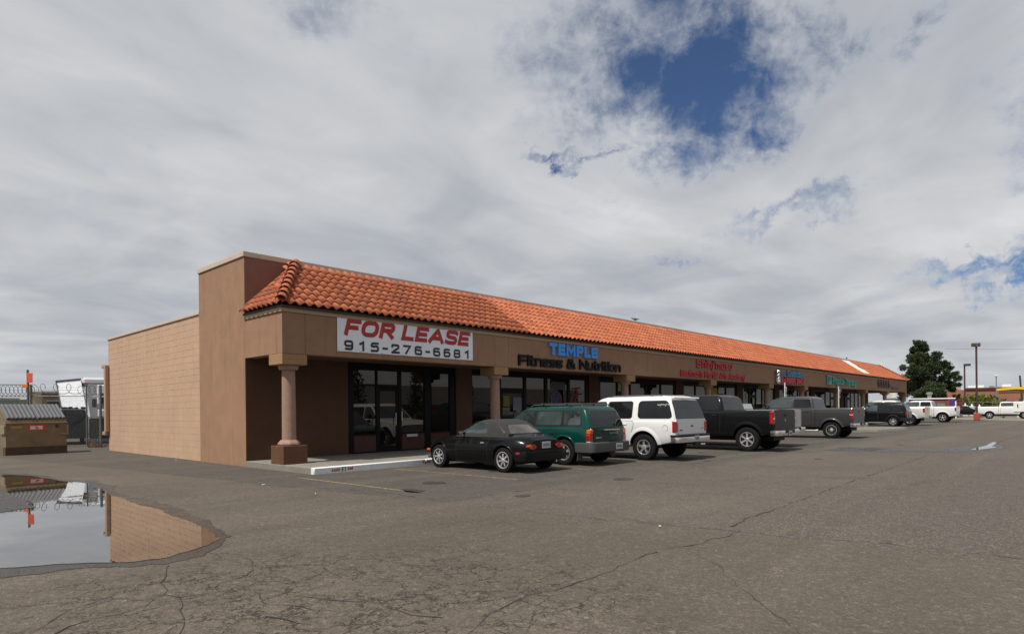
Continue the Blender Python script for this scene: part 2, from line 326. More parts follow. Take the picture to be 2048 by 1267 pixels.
class MB:
    def __init__(s): s.v = []; s.f = []; s.m = []; s.mi = 0
    def add(s, vs, fs):
        b = len(s.v); s.v += [tuple(x) for x in vs]; s.f += [tuple(i+b for i in f) for f in fs]; s.m += [s.mi]*len(fs); return s
    def box(s, a, b, rot=None, c=None):
        x0, y0, z0 = a; x1, y1, z1 = b
        vs = [Vector(q) for q in ((x0, y0, z0), (x1, y0, z0), (x1, y1, z0), (x0, y1, z0), (x0, y0, z1), (x1, y0, z1), (x1, y1, z1), (x0, y1, z1))]
        if rot is not None: vs = [rot @ q for q in vs]
        if c is not None: vs = [q+Vector(c) for q in vs]
        return s.add(vs, [(0, 3, 2, 1), (4, 5, 6, 7), (0, 1, 5, 4), (1, 2, 6, 5), (2, 3, 7, 6), (3, 0, 4, 7)])
    def bbox(s, a, b, r=0.01, mtx=None):
        """bevelled box"""
        (x0, y0, z0), (x1, y1, z1) = a, b; r = min(r, (x1-x0)*.45, (y1-y0)*.45, (z1-z0)*.45)
        vs = []; idx = {}
        for i, x in enumerate((x0, x1)):
            for j, y in enumerate((y0, y1)):
                for k, z in enumerate((z0, z1)):
                    sx, sy, sz = (1, -1)[i], (1, -1)[j], (1, -1)[k]
                    for ax in range(3):
                        q = [x+sx*r, y+sy*r, z+sz*r]; q[ax] = (x, y, z)[ax]; idx[(i, j, k, ax)] = len(vs); vs.append(Vector(q))
        fs = []
        I = lambda i, j, k, a: idx[(i, j, k, a)]
        fs += [(I(0, 0, 0, 0), I(0, 0, 1, 0), I(0, 1, 1, 0), I(0, 1, 0, 0)), (I(1, 0, 0, 0), I(1, 1, 0, 0), I(1, 1, 1, 0), I(1, 0, 1, 0)),
               (I(0, 0, 0, 1), I(1, 0, 0, 1), I(1, 0, 1, 1), I(0, 0, 1, 1)), (I(0, 1, 0, 1), I(0, 1, 1, 1), I(1, 1, 1, 1), I(1, 1, 0, 1)),
               (I(0, 0, 0, 2), I(0, 1, 0, 2), I(1, 1, 0, 2), I(1, 0, 0, 2)), (I(0, 0, 1, 2), I(1, 0, 1, 2), I(1, 1, 1, 2), I(0, 1, 1, 2))]
        for j in (0, 1):
            for k in (0, 1): fs.append((I(0, j, k, 1), I(1, j, k, 1), I(1, j, k, 2), I(0, j, k, 2)) if (j+k) % 2 else (I(0, j, k, 2), I(1, j, k, 2), I(1, j, k, 1), I(0, j, k, 1)))
        for i in (0, 1):
            for k in (0, 1): fs.append((I(i, 0, k, 2), I(i, 1, k, 2), I(i, 1, k, 0), I(i, 0, k, 0)) if (i+k) % 2 else (I(i, 0, k, 0), I(i, 1, k, 0), I(i, 1, k, 2), I(i, 0, k, 2)))
        for i in (0, 1):
            for j in (0, 1): fs.append((I(i, j, 0, 0), I(i, j, 1, 0), I(i, j, 1, 1), I(i, j, 0, 1)) if (i+j) % 2 else (I(i, j, 0, 1), I(i, j, 1, 1), I(i, j, 1, 0), I(i, j, 0, 0)))
        for i in (0, 1):
            for j in (0, 1):
                for k in (0, 1): fs.append((I(i, j, k, 0), I(i, j, k, 1), I(i, j, k, 2)) if (i+j+k) % 2 == 0 else (I(i, j, k, 0), I(i, j, k, 2), I(i, j, k, 1)))
        if mtx is not None: vs = [mtx @ q for q in vs]
        return s.add(vs, fs)
    def tube(s, pts, r, n=6, closed=False, r2=None, cap=True):
        pts = [Vector(p) for p in pts]; N = len(pts); vs = []
        up = Vector((0, 0, 1)); prev = None
        for i, p in enumerate(pts):
            if closed: d = pts[(i+1) % N]-pts[i-1]
            else: d = pts[min(i+1, N-1)]-pts[max(i-1, 0)]
            d.normalize()
            a = d.cross(up)
            if a.length < 0.1: a = d.cross(Vector((1, 0, 0)))
            a.normalize()
            if prev is not None and a.dot(prev) < 0: a = -a
            prev = a; b = d.cross(a)
            rr = r if r2 is None else r+(r2-r)*i/max(1, N-1)
            for k in range(n):
                t_ = 2*math.pi*k/n; vs.append(p+a*math.cos(t_)*rr+b*math.sin(t_)*rr)
        fs = []
        for i in range(N if closed else N-1):
            j = (i+1) % N
            for k in range(n): fs.append((i*n+k, i*n+(k+1) % n, j*n+(k+1) % n, j*n+k))
        if not closed and cap: fs += [tuple(range(n)), tuple(range((N-1)*n+n-1, (N-1)*n-1, -1))]
        return s.add(vs, fs)
    def lathe(s, prof, n=24, axis='z', c=(0, 0, 0)):
        c = Vector(c); vs = []
        for (r, h) in prof:
            for k in range(n):
                t_ = 2*math.pi*k/n; a, b = r*math.cos(t_), r*math.sin(t_)
                vs.append(c+(Vector((a, b, h)) if axis == 'z' else Vector((h, a, b))))
        fs = []
        for i in range(len(prof)-1):
            for k in range(n): fs.append((i*n+k, i*n+(k+1) % n, (i+1)*n+(k+1) % n, (i+1)*n+k))
        fs += [tuple(range(n-1, -1, -1)), tuple(range((len(prof)-1)*n, len(prof)*n))]
        return s.add(vs, fs)
    def prism(s, poly, z0, z1, ax='z'):
        n = len(poly)
        def P(a, b, h): return (a, b, h) if ax == 'z' else ((h, a, b) if ax == 'x' else (a, h, b))
        vs = [P(a, b, z0) for a, b in poly]+[P(a, b, z1) for a, b in poly]
        fs = [tuple(range(n-1, -1, -1)), tuple(range(n, 2*n))]+[(i, (i+1) % n, n+(i+1) % n, n+i) for i in range(n)]
        return s.add(vs, fs)
    def quad(s, a, b, c, d): return s.add([a, b, c, d], [(0, 1, 2, 3)])
    def mesh(s, name, mats, smooth=None, fix=True):
        me = bpy.data.meshes.new(name); me.from_pydata(s.v, [], s.f)
        for m_ in (mats if isinstance(mats, (list, tuple)) else [mats]): me.materials.append(m_)
        for i, p_ in enumerate(me.polygons): p_.material_index = s.m[i]
        if fix:
            bm = bmesh.new(); bm.from_mesh(me); bmesh.ops.recalc_face_normals(bm, faces=bm.faces); bm.to_mesh(me); bm.free()
        if smooth is not None:
            for p_ in me.polygons: p_.use_smooth = True
            me.set_sharp_from_angle(angle=R_(smooth))
        me.update(); return me
    def obj(s, name, mats, parent=None, smooth=None, loc=None, label=None, fix=True):
        o = link(name, s.mesh(name, mats, smooth, fix), parent, loc)
        if label: o['label'] = label
        return o

def sheet(name, poly, z, m, parent=None, kind=None):
    bm = bmesh.new(); vs = [bm.verts.new((x, y, z)) for x, y in poly]; bm.faces.new(vs)
    bmesh.ops.recalc_face_normals(bm, faces=bm.faces)
    if bm.faces[:][0].normal.z < 0: bmesh.ops.reverse_faces(bm, faces=bm.faces)
    bmesh.ops.triangulate(bm, faces=bm.faces[:])
    me = bpy.data.meshes.new(name); bm.to_mesh(me); bm.free(); me.materials.append(m)
    o = link(name, me, parent)
    if kind: o['kind'] = kind
    return o

# ---- lettering drawn with strokes: glyph = (width, [(points, closed, fillet)...]) on a centre-line box 0..1
G_ = {}
def _g(ch, w_, *st): G_[ch] = (w_, [(p_, c_, f_) for (p_, c_, f_) in st])
X_ = .74
_g('A', .80, ([(0, 0), (.40, 1), (.80, 0)], 0, 0), ([(.16, .27), (.64, .27)], 0, 0))
_g('B', .62, ([(0, 0), (0, 1)], 0, 0), ([(.05, 1), (.58, 1), (.58, .53), (.05, .53)], 0, .2), ([(.05, .50), (.62, .50), (.62, 0), (.05, 0)], 0, .2))
_g('E', .56, ([(.56, 1), (0, 1), (0, 0), (.56, 0)], 0, 0), ([(.05, .5), (.50, .5)], 0, 0))
_g('F', .56, ([(.56, 1), (0, 1), (0, -.0)], 0, 0), ([(.05, .48), (.48, .48)], 0, 0))
_g('H', .64, ([(0, 0), (0, 1)], 0, 0), ([(.64, 0), (.64, 1)], 0, 0), ([(.05, .5), (.6, .5)], 0, 0))
_g('L', .54, ([(0, 1), (0, 0), (.54, 0)], 0, 0))
_g('M', .86, ([(0, 0), (0, 1), (.43, .25), (.86, 1), (.86, 0)], 0, 0))
_g('N', .66, ([(0, 0), (0, 1), (.66, 0), (.66, 1)], 0, 0))
_g('O', .74, ([(0, 0), (.74, 0), (.74, 1), (0, 1)], 1, .36))
_g('P', .60, ([(0, 0), (0, 1)], 0, 0), ([(.05, 1), (.60, 1), (.60, .46), (.05, .46)], 0, .24))
_g('R', .62, ([(0, 0), (0, 1)], 0, 0), ([(.05, 1), (.60, 1), (.60, .50), (.05, .50)], 0, .22), ([(.30, .46), (.62, 0)], 0, 0))
_g('S', .62, ([(.60, .93), (.50, 1), (0, 1), (0, .55), (.62, .45), (.62, 0), (.12, 0), (.0, .07)], 0, .24))
_g('T', .62, ([(0, 1), (.62, 1)], 0, 0), ([(.31, .95), (.31, 0)], 0, 0))
_g('U', .64, ([(0, 1), (0, 0), (.64, 0), (.64, 1)], 0, .26)); _g('I', .0, ([(0, 0), (0, 1)], 0, 0))
_g('a', .48, ([(.04, X_), (.48, X_), (.48, 0)], 0, .16), ([(.46, .42), (0, .42), (0, 0), (.46, 0)], 0, .15))
_g('c', .44, ([(.44, X_), (0, X_), (0, 0), (.44, 0)], 0, .22))
_g('d', .48, ([(.48, 1), (.48, 0)], 0, 0), ([(.46, X_), (0, X_), (0, 0), (.46, 0)], 0, .2))
_g('e', .48, ([(.05, .38), (.48, .38), (.48, X_), (0, X_), (0, 0), (.46, 0)], 0, .18))
_g('h', .46, ([(0, 0), (0, 1)], 0, 0), ([(.03, X_), (.46, X_), (.46, 0)], 0, .2))
_g('i', .0, ([(0, 0), (0, X_-.02)], 0, 0), ([(0, .97), (0, 1.06)], 0, 0))
_g('j', .10, ([(.10, X_-.02), (.10, -.28), (-.04, -.28)], 0, .08), ([(.10, .97), (.10, 1.06)], 0, 0))
_g('k', .44, ([(0, 0), (0, 1)], 0, 0), ([(.42, X_), (.06, .36)], 0, 0), ([(.15, .42), (.44, 0)], 0, 0))
_g('l', .0, ([(0, 0), (0, 1)], 0, 0))
_g('m', .84, ([(0, 0), (0, X_)], 0, 0), ([(.03, X_), (.42, X_), (.42, 0)], 0, .16), ([(.45, X_), (.84, X_), (.84, 0)], 0, .16))
_g('n', .46, ([(0, 0), (0, X_)], 0, 0), ([(.03, X_), (.46, X_), (.46, 0)], 0, .2))
_g('o', .50, ([(0, 0), (.50, 0), (.50, X_), (0, X_)], 1, .22))
_g('p', .48, ([(0, X_), (0, -.28)], 0, 0), ([(.03, X_), (.48, X_), (.48, 0), (.03, 0)], 0, .2))
_g('r', .28, ([(0, 0), (0, X_)], 0, 0), ([(.02, X_), (.28, X_), (.28, X_-.1)], 0, .08))
_g('s', .42, ([(.42, .70), (.36, X_), (0, X_), (0, .41), (.42, .33), (.42, 0), (.06, 0), (0, .03)], 0, .15))
_g('t', .28, ([(.10, 1), (.10, 0), (.30, 0)], 0, .08), ([(-.04, X_), (.28, X_)], 0, 0))
_g('u', .46, ([(0, X_), (0, 0), (.43, 0)], 0, .2), ([(.46, 0), (.46, X_)], 0, 0))
_g('y', .46, ([(0, X_), (0, 0), (.43, 0)], 0, .2), ([(.46, X_), (.46, -.28), (.02, -.28)], 0, .15))
_g("'", .0, ([(0, .85), (0, 1.05)], 0, 0)); _g('-', .30, ([(0, .42), (.30, .42)], 0, 0))
_g('&', .66, ([(.66, .02), (.10, .74), (.10, 1), (.46, 1), (.46, .70), (0, .42), (0, 0), (.42, 0), (.62, .40)], 0, .12))
_g('0', .58, ([(0, 0), (.58, 0), (.58, 1), (0, 1)], 1, .28)); _g('1', .26, ([(0, .78), (.24, 1), (.24, 0)], 0, .0))
_g('2', .56, ([(.0, .78), (0, 1), (.56, 1), (.56, .62), (.22, .30), (.02, 0)], 0, .22), ([(.0, 0), (.58, 0)], 0, 0))
_g('5', .56, ([(.54, 1), (.07, 1), (.0, .56), (.56, .64), (.56, 0), (.02, 0)], 0, .20))
_g('6', .56, ([(.50, .98), (.36, 1), (0, 1), (0, .4)], 0, .30), ([(0, 0), (.56, 0), (.56, .58), (0, .58)], 1, .24))
_g('7', .56, ([(0, 1), (.56, 1), (.18, 0)], 0, .0))
_g('8', .56, ([(.02, .52), (.54, .52), (.54, 1), (.02, 1)], 1, .2), ([(0, 0), (.56, 0), (.56, .52), (0, .52)], 1, .2))
_g('9', .56, ([(.06, .02), (.2, 0), (.56, 0), (.56, .6)], 0, .30), ([(0, .42), (.56, .42), (.56, 1), (0, 1)], 1, .24))
def fillet(pts, closed, r):
    n = len(pts); out = []
    for i in range(n):
        p_ = Vector(pts[i])
        if (not closed and i in (0, n-1)) or r <= 0: out.append(p_); continue
        a = Vector(pts[i-1]); b = Vector(pts[(i+1) % n]); la, lb = (a-p_).length, (b-p_).length; rr_ = min(r, la*.5, lb*.5)
        d1, d2 = (a-p_).normalized(), (b-p_).normalized(); s_, e_ = p_+d1*rr_, p_+d2*rr_
        for k in range(6): u = k/5; out.append(s_.lerp(p_, u).lerp(p_.lerp(e_, u), u))
    return out
def ribbon(pts, closed, T):
    n = len(pts); L_, R2 = [], []
    q = [pts[0]]
    for p_ in pts[1:]:
        if (p_-q[-1]).length > 1e-5: q.append(p_)
    if closed and (q[0]-q[-1]).length < 1e-5: q.pop()
    pts = q; n = len(pts)
    for i in range(n):
        if closed: d1 = (pts[i]-pts[i-1]).normalized(); d2 = (pts[(i+1) % n]-pts[i]).normalized()
        else:
            d1 = (pts[i]-pts[i-1]).normalized() if i else (pts[1]-pts[0]).normalized()
            d2 = (pts[i+1]-pts[i]).normalized() if i < n-1 else d1
        n1, n2 = Vector((-d1.y, d1.x)), Vector((-d2.y, d2.x)); m_ = n1+n2
        if m_.length < .2: m_ = n1.copy()
        m_.normalize(); k = min(1.9, 1/max(.3, m_.dot(n1))); p_ = pts[i].copy()
        if not closed and i == 0: p_ -= d2*T/2
        if not closed and i == n-1: p_ += d1*T/2
        L_.append(p_+m_*k*T/2); R2.append(p_-m_*k*T/2)
    return L_, R2
def letters(txt, x0, x1, z0, z1, y, m, parent, name='letter', extrude=0, depth=.08, offset=0, shear=0.0, tf=None, gap=.16, wt=.19, serif=False, space=.42, mono=None, cond=1.0):
    """every character its own mesh on the plane Y=y facing -Y; caps span z0..z1, the line spans x0..x1"""
    H = z1-z0; T = H*wt; adv = []; pos = 0.0; flat = extrude == 0
    wd = lambda c: (mono if (mono and c != '-') else G_[c][0])
    units = sum((wd(c) if c != ' ' else space) for c in txt); ng = len(txt)-1
    avail = (x1-x0)-shear*H-T*len([c for c in txt if c != ' ']); gx = gap*H
    avail -= gx*ng; sx = max(.05*H, avail/units); X = x0+T/2; out = []
    for c in txt:
        if c == ' ': X += space*sx+gx; continue
        w_, sts = G_[c]; q = MB(); xo = (wd(c)-w_)/2*sx
        for si, (pts, closed, fr_) in enumerate(sts):
            P2 = [Vector((X+xo+a*sx, z0+T/2+b*(H-T))) for a, b in pts]
            P2 = fillet(P2, closed, fr_*H if fr_ else 0)
            for p_ in P2: p_.x += (p_.y-z0)*shear
            Lf, Rt = ribbon(P2, closed, T); n = len(Lf); vs = []; fs = []
            zf = -(si*.0007)
            def pt(v, d): return tf(v.x, v.y, 0)+Vector((0, zf, 0)) if tf else Vector((v.x, y-d+zf, v.y))
            if flat:
                for a, b in zip(Lf, Rt): vs += [pt(a, .0), pt(b, .0)]
                for i in range(n if closed else n-1): j = (i+1) % n; fs.append((2*i, 2*j, 2*j+1, 2*i+1))
            else:
                for a, b in zip(Lf, Rt): vs += [pt(a, depth), pt(b, depth), pt(a, 0), pt(b, 0)]
                for i in range(n if closed else n-1):
                    j = (i+1) % n; A, B = 4*i, 4*j; fs += [(A, B, B+1, A+1), (A, A+2, B+2, B), (A+1, B+1, B+3, A+3)]
                if not closed: fs += [(0, 1, 3, 2), (4*n-4, 4*n-2, 4*n-1, 4*n-3)]
            q.add(vs, fs)
            if serif and not closed:
                for e_ in (P2[0], P2[-1]):
                    d_ = T*.78; vs = [pt(e_+Vector(o_), depth if not flat else 0)+Vector((0, -.003, 0)) for o_ in ((d_, 0), (0, d_), (-d_, 0), (0, -d_))]; q.add(vs, [(0, 1, 2, 3)])
        q_o = q.obj(name, m, parent, fix=not flat); out.append(q_o); X += wd(c)*sx+T+gx
    return out

# ================================================================== ground
gs = 700
mb = MB(); mb.add([(-gs, -gs, 0), (gs, -gs, 0), (gs, gs, 0), (-gs, gs, 0)], [(0, 1, 2, 3)])
ground = mb.obj('parking_lot', asph, kind_ := None); ground['kind'] = 'structure'

def jag(pts, amp, seed, sub=5):
    rr = random.Random(seed); out = []
    n = len(pts)
    for i in range(n):
        a, b_ = Vector(pts[i]), Vector(pts[(i+1) % n]); L = (b_-a).length; nrm = Vector((-(b_-a).y, (b_-a).x)).normalized()
        for k in range(sub):
            t_ = k/sub; q = a.lerp(b_, t_)
            q += nrm*(mnoise.noise(Vector((q.x*1.3, q.y*1.3, seed)))*amp*1.3+mnoise.noise(Vector((q.x*6, q.y*6, seed)))*amp*.7+rr.uniform(-amp, amp)*0.12)
            out.append((q.x, q.y))
    return out
def gp(pts): return [tuple(gnd(x, y)[:2]) for x, y in pts]
pud_px = [(-160, 955), (-60, 947), (0, 948), (60, 951), (130, 962), (185, 968), (175, 973), (205, 978), (222, 990), (262, 1004), (318, 1018), (352, 1034), (392, 1050), (428, 1068), (441, 1078), (420, 1090), (378, 1104), (330, 1116), (262, 1124), (170, 1126), (80, 1131), (0, 1137), (-120, 1150), (-500, 1160), (-700, 1040)]
wet_px = [(-160, 950), (-60, 943), (0, 945), (70, 948), (135, 958), (190, 962), (235, 972), (222, 980), (240, 986), (285, 997), (335, 1008), (375, 1026), (415, 1043), (450, 1066), (456, 1073), (436, 1092), (395, 1112), (330, 1127), (262, 1132), (170, 1135), (85, 1146), (0, 1156), (-120, 1172), (-520, 1190), (-760, 1030)]
wet = sheet('wet_rim', jag(gp(wet_px), 0.09, 3, 14), 0.004, asph_w, ground)
puddle = sheet('puddle', jag(gp(pud_px), 0.05, 5, 14), 0.008, water); puddle['kind'] = 'structure'
isl_px = [(-200, 990), (-60, 984), (0, 983), (22, 990), (30, 996), (62, 1001), (50, 1006), (71, 1015), (30, 1020), (0, 1025), (-80, 1032), (-200, 1030)]
sheet('wet_rim', jag(gp(isl_px), 0.04, 9), 0.012, asph_w, ground)
# damp stains and the small puddle out in the aisle
sheet('wet_rim', jag(gp([(1640, 900), (1700, 893), (1780, 897), (1850, 901), (1900, 896), (1960, 891), (2005, 888), (2012, 896), (1975, 899), (1920, 904), (1840, 903), (1760, 903), (1700, 902)]), 0.10, 11, 4), 0.004, asph_w, ground)
sheet('wet_rim', jag(gp([(1828, 876), (1850, 871), (1882, 870), (1870, 874), (1840, 878)]), 0.08, 12, 4), 0.004, asph_w, ground)
p2 = sheet('puddle', jag(gp([(1940, 899), (1955, 895), (1972, 891), (1985, 884), (1995, 884), (1982, 892), (1996, 894), (1975, 897), (1955, 899)]), 0.02, 13, 3), 0.008, water); p2['kind'] = 'structure'
oilm = mat('oil_stain', (0.036, 0.026, 0.020), 0.6, var=0.3, vscale=6)
sheet('oil_stain', jag(gp([(800, 978), (822, 977), (850, 980), (842, 985), (818, 984)]), 0.05, 15, 4), 0.004, oilm, ground)
sheet('oil_stain', jag(gp([(1715, 898), (1745, 894), (1768, 897), (1740, 901)]), 0.05, 16, 4), 0.008, oilm, ground)

rr_o = random.Random(31)
for k_o in range(16):
    ox, oy = .7+2.65*(k_o//2)+rr_o.uniform(-.4, .4), rr_o.uniform(-6.6, -2.6); ra_o = rr_o.uniform(.08, .24)
    if k_o % 3 == 0: oy = rr_o.uniform(-9.5, -6.8)
    sheet('oil_stain', jag([(ox+ra_o*1.1*math.cos(a_o), oy+ra_o*math.sin(a_o)*rr_o.uniform(.7, 1.2)) for a_o in [math.pi*2*q_o/9 for q_o in range(9)]], .04, 40+k_o, 4), .0055, oilm, ground)

# cracks traced as thin jagged strips
def crack(px, w0, w1, seed, amp=0.05, m=crackm, z=0.0045, mbx=None):
    pts = [Vector(gnd(x, y)[:2]) for x, y in px]; fine = []
    for i in range(len(pts)-1):
        L = (pts[i+1]-pts[i]).length; n = max(2, int(L/0.09)); n = min(n, 160)
        for k in range(n): fine.append(pts[i].lerp(pts[i+1], k/n))
    fine.append(pts[-1]); rr = random.Random(seed); N = len(fine); q = []
    for i, p in enumerate(fine):
        d = (fine[min(i+1, N-1)]-fine[max(i-1, 0)]).normalized(); nn = Vector((-d.y, d.x))
        o_ = mnoise.noise(Vector((p.x*4, p.y*4, seed)))*amp+mnoise.noise(Vector((p.x*13, p.y*13, seed)))*amp*.5+rr.uniform(-1, 1)*amp*0.15
        ww = .62*(w0+(w1-w0)*i/N)*(0.25+abs(mnoise.noise(Vector((p.x*3, p.y*3, seed+7))))*2.2)*rr.uniform(.7, 1.3)
        q.append((p+nn*(o_-ww/2), p+nn*(o_+ww/2)))
    vs = []; fs = []
    for a, b_ in q: vs += [(a.x, a.y, z), (b_.x, b_.y, z)]
    for i in range(N-1):
        if mnoise.noise(Vector((fine[i].x*1.7, fine[i].y*1.7, seed+31))) > -.26: fs.append((2*i, 2*i+1, 2*i+3, 2*i+2))
    mbx.add(vs, fs)
mb = MB()
crack([(480, 966), (560, 972), (680, 976), (780, 986), (900, 1003), (1000, 1015), (1130, 1030), (1280, 1045), (1450, 1060), (1480, 1062)], .03, .012, 1, mbx=mb)
crack([(1440, 1058), (1580, 1075), (1760, 1084), (1900, 1100), (2048, 1118), (2300, 1145)], .012, .03, 2, mbx=mb)
crack([(1450, 1058), (1500, 1035), (1600, 1000), (1700, 963), (1800, 930), (1870, 905)], .03, .02, 3, mbx=mb)
crack([(1480, 1062), (1400, 1085), (1300, 1105), (1200, 1150), (1130, 1175), (1060, 1190), (980, 1225), (940, 1262), (920, 1290)], .02, .02, 4, mbx=mb)
crack([(905, 1001), (990, 988), (1100, 974), (1200, 962), (1330, 945), (1450, 925)], .025, .01, 5, mbx=mb)
crack([(680, 985), (760, 987), (800, 982), (850, 980)], .03, .03, 6, mbx=mb)
crack([(335, 1127), (335, 1150), (322, 1165), (336, 1180), (318, 1195), (304, 1200), (290, 1212), (240, 1228), (180, 1238), (140, 1253), (90, 1275)], .016, .014, 7, 0.03, mbx=mb)
crack([(322, 1163), (290, 1172), (230, 1190), (150, 1217), (100, 1240), (40, 1280)], .009, .009, 8, 0.03, mbx=mb)
crack([(410, 1103), (430, 1108), (440, 1114)], .008, .008, 9, .02, mbx=mb)
crack([(450, 1106), (480, 1108), (500, 1122), (508, 1138), (490, 1150), (440, 1166), (430, 1175)], .008, .012, 10, .03, mbx=mb)
crack([(304, 1196), (330, 1187), (360, 1194), (368, 1205), (358, 1220), (372, 1235), (366, 1262), (350, 1290)], .01, .016, 11, .03, mbx=mb)
crack([(560, 1182), (640, 1196), (720, 1204), (800, 1222), (880, 1238), (960, 1250), (1010, 1268)], .022, .02, 12, .05, mbx=mb)
crack([(350, 1195), (420, 1185), (500, 1178), (560, 1182)], .008, .012, 13, .04, mbx=mb)
crack([(430, 1233), (500, 1228), (560, 1236), (620, 1250)], .014, .03, 14, .05, mbx=mb)
crack([(480, 1178), (520, 1188), (530, 1206), (600, 1215), (680, 1222), (760, 1240)], .012, .014, 15, .05, mbx=mb)
crack([(1640, 1300), (1500, 1190), (1420, 1120), (1360, 1095)], .004, .006, 16, .05, mbx=mb)
crack([(1250, 990), (1330, 975), (1420, 962), (1500, 958)], .01, .01, 17, .05, mbx=mb)
crack([(1790, 882), (1850, 872), (1920, 862), (1990, 858), (2048, 850)], .02, .02, 18, .06, mbx=mb)
crack([(1990, 886), (2020, 876), (2048, 868)], .06, .03, 19, .06, mbx=mb)
mb.obj('pavement_crack', crackm, ground, fix=False)['kind'] = 'stuff'

# stray pebbles and litter on the asphalt
mb = MB(); rr = random.Random(4)
for i in range(420):
    x = rr.uniform(-9, 12); y = rr.uniform(-13.4, 3) if x < -0.5 else rr.uniform(-13.4, -1.8); s_ = rr.uniform(.004, .013)
    if i < 90: x, y = rr.uniform(-.5, .0), rr.uniform(-1.5, 8)
    vs = [(x+s_*math.cos(a)*rr.uniform(.7, 1.2), y+s_*math.sin(a)*rr.uniform(.7, 1.2), 0) for a in (0, 1.2, 2.5, 3.8, 5.1)]+[(x, y, s_*.9)]
    mb.add(vs, [(0, 1, 5), (1, 2, 5), (2, 3, 5), (3, 4, 5), (4, 0, 5)])
mb.obj('pebbles', mat('pebble', (0.16, 0.145, 0.13), 0.9, var=.3, vscale=8), ground)['kind'] = 'stuff'
mb = MB()
for (x, y, s_, a) in [(527, 969, .035, .3), (631, 987, .02, 1.), (352, 920, .018, 2.), (1320, 1052, .02, 1)]:
    g_ = gnd(x, y); mb.bbox((-s_, -s_*.4, .003), (s_, s_*.4, .012), .002, Matrix.Translation((g_.x, g_.y, 0)) @ Matrix.Rotation(a, 4, 'Z'))
tag(mb.obj('litter', white_p), None, None, None, 'stuff')

# yellow stall lines (worn)
ym = bpy.data.materials.new('stall_paint'); ym.use_nodes = True; t = NT(ym.node_tree); p = t.n['Principled BSDF']
g = t.node('ShaderNodeNewGeometry'); n_ = t.noise(g.outputs['Position'], 11, 6, 0.75)
t.link(t.ramp(n_, [(0.40, (0.085, 0.076, 0.063)), (0.52, (0.15, 0.125, 0.065)), (0.64, (0.30, 0.23, 0.08))]), p.inputs['Base Color']); p.inputs['Roughness'].default_value = .9
for k, X in enumerate([-0.62, 1.98, 4.62, 7.28, 9.94, 12.55, 15.2, 17.9, 20.6, 23.2, 25.9, 28.5, 39.0, 41.6, 44.2, 46.9, 49.6, 52.3, 55, 57.7, 60.4]):
    sheet('stall_line', jag([(X, -1.75), (X+.10, -1.75), (X+.14, -5.9), (X+.04, -5.9)], 0.008, k, 8), 0.004, ym, ground)

# ================================================================== sidewalk
side = empty('sidewalk'); side['kind'] = 'structure'
KY = -1.45
mb = MB()
segs = [0.0, 3.3, 7.9, 12.2, 16.5, 20.8, 25.1, 29.4, 33.7, 38, 42.3, 46.6, 50.9, 55.2, 59.5, 64.0, 69.2]
for i in range(len(segs)-1):
    q = MB(); q.bbox((segs[i]+.004, KY+.16, -.05), (segs[i+1]-.004, 2.3 if segs[i] < 61 else 9, .15), .012); q.obj('concrete_slab', conc, side)
for i in range(len(segs)-1):
    q = MB(); q.bbox((segs[i]+.002, KY, -.05), (segs[i+1]-.002, KY+.156, .152), .018)
    q.obj('kerb', kwhite if i < 3 else conc, side, smooth=40)
# bare corner at the far left of the kerb
redp = mat('kerb_lettering_red', (0.22, 0.02, 0.03), .8, var=.3, vscale=20)
drkp = mat('kerb_lettering_dark', (0.03, 0.05, 0.07), .8)
def kx(px): 
    v = F+RT*((px-1024)/FPX)+UP*((PYX-940)/FPX); t_ = (KY-CY)/v.y; return CX+v.x*t_
letters('Assist', kx(663), kx(680), .035, .108, KY-.002, redp, side, 'kerb_letter', extrude=.2, depth=.002, wt=.2, gap=.12)
letters('Sell', kx(695), kx(706), .045, .118, KY-.002, redp, side, 'kerb_letter', extrude=.2, depth=.002, wt=.2, gap=.12)
MB().bbox((kx(683.5), KY-.006, .03), (kx(692), KY-.001, .125), .002).obj('kerb_emblem', drkp, side)
letters('2', kx(685.5), kx(690.5), .045, .11, KY-.008, white_p, side, 'kerb_letter', extrude=.2, depth=.002, wt=.25)
letters('Assist', kx(845), kx(861), .05, .115, KY-.002, redp, side, 'kerb_letter', extrude=.2, depth=.002, wt=.2, gap=.12)

# ================================================================== the strip building
mall = empty('strip_mall', (0, 0, 0), 0, 'long tan stucco strip mall with an orange clay tile mansard roof and a colonnade', 'building')
L = 68.67; YP = 2.05; YB = 14.45; YQ = 5.13; ZF = 2.9; ZE = 4.03; ZT = 5.77
def part(mb, name, m, parent=mall, smooth=None, label=None): return mb.obj(name, m, parent, smooth, None, label)
BX = 62.2   # enclosed part ends here
# fin wall and parapet
part(MB().box((0, YP, -.05), (.35, YQ, ZT-.14)), 'end_pier', stucco)
part(MB().box((.012, YP-.006, ZE-.2), (L-1.9, YP-.001, ZT-.142)).box((.352, YP+.003, ZE-.2), (L-1.9, YP+.3, ZT-.141)), 'parapet', parap)
q = MB(); q.bbox((-.035, YP-.03, ZT-.14), (.4, YQ+.03, ZT), .008); q.obj('coping', coping, mall)
q = MB(); xs = [.402, 6.2, 12.4, 18.6, 24.8, 31, 37.2, 43.4, 49.6, 55.8, 62, 67.1]
for i in range(len(xs)-1): q = MB(); q.bbox((xs[i]+.002, YP-.028, ZT-.14), (xs[i+1]-.002, YP+.34, ZT), .008); q.obj('coping', coping, mall)
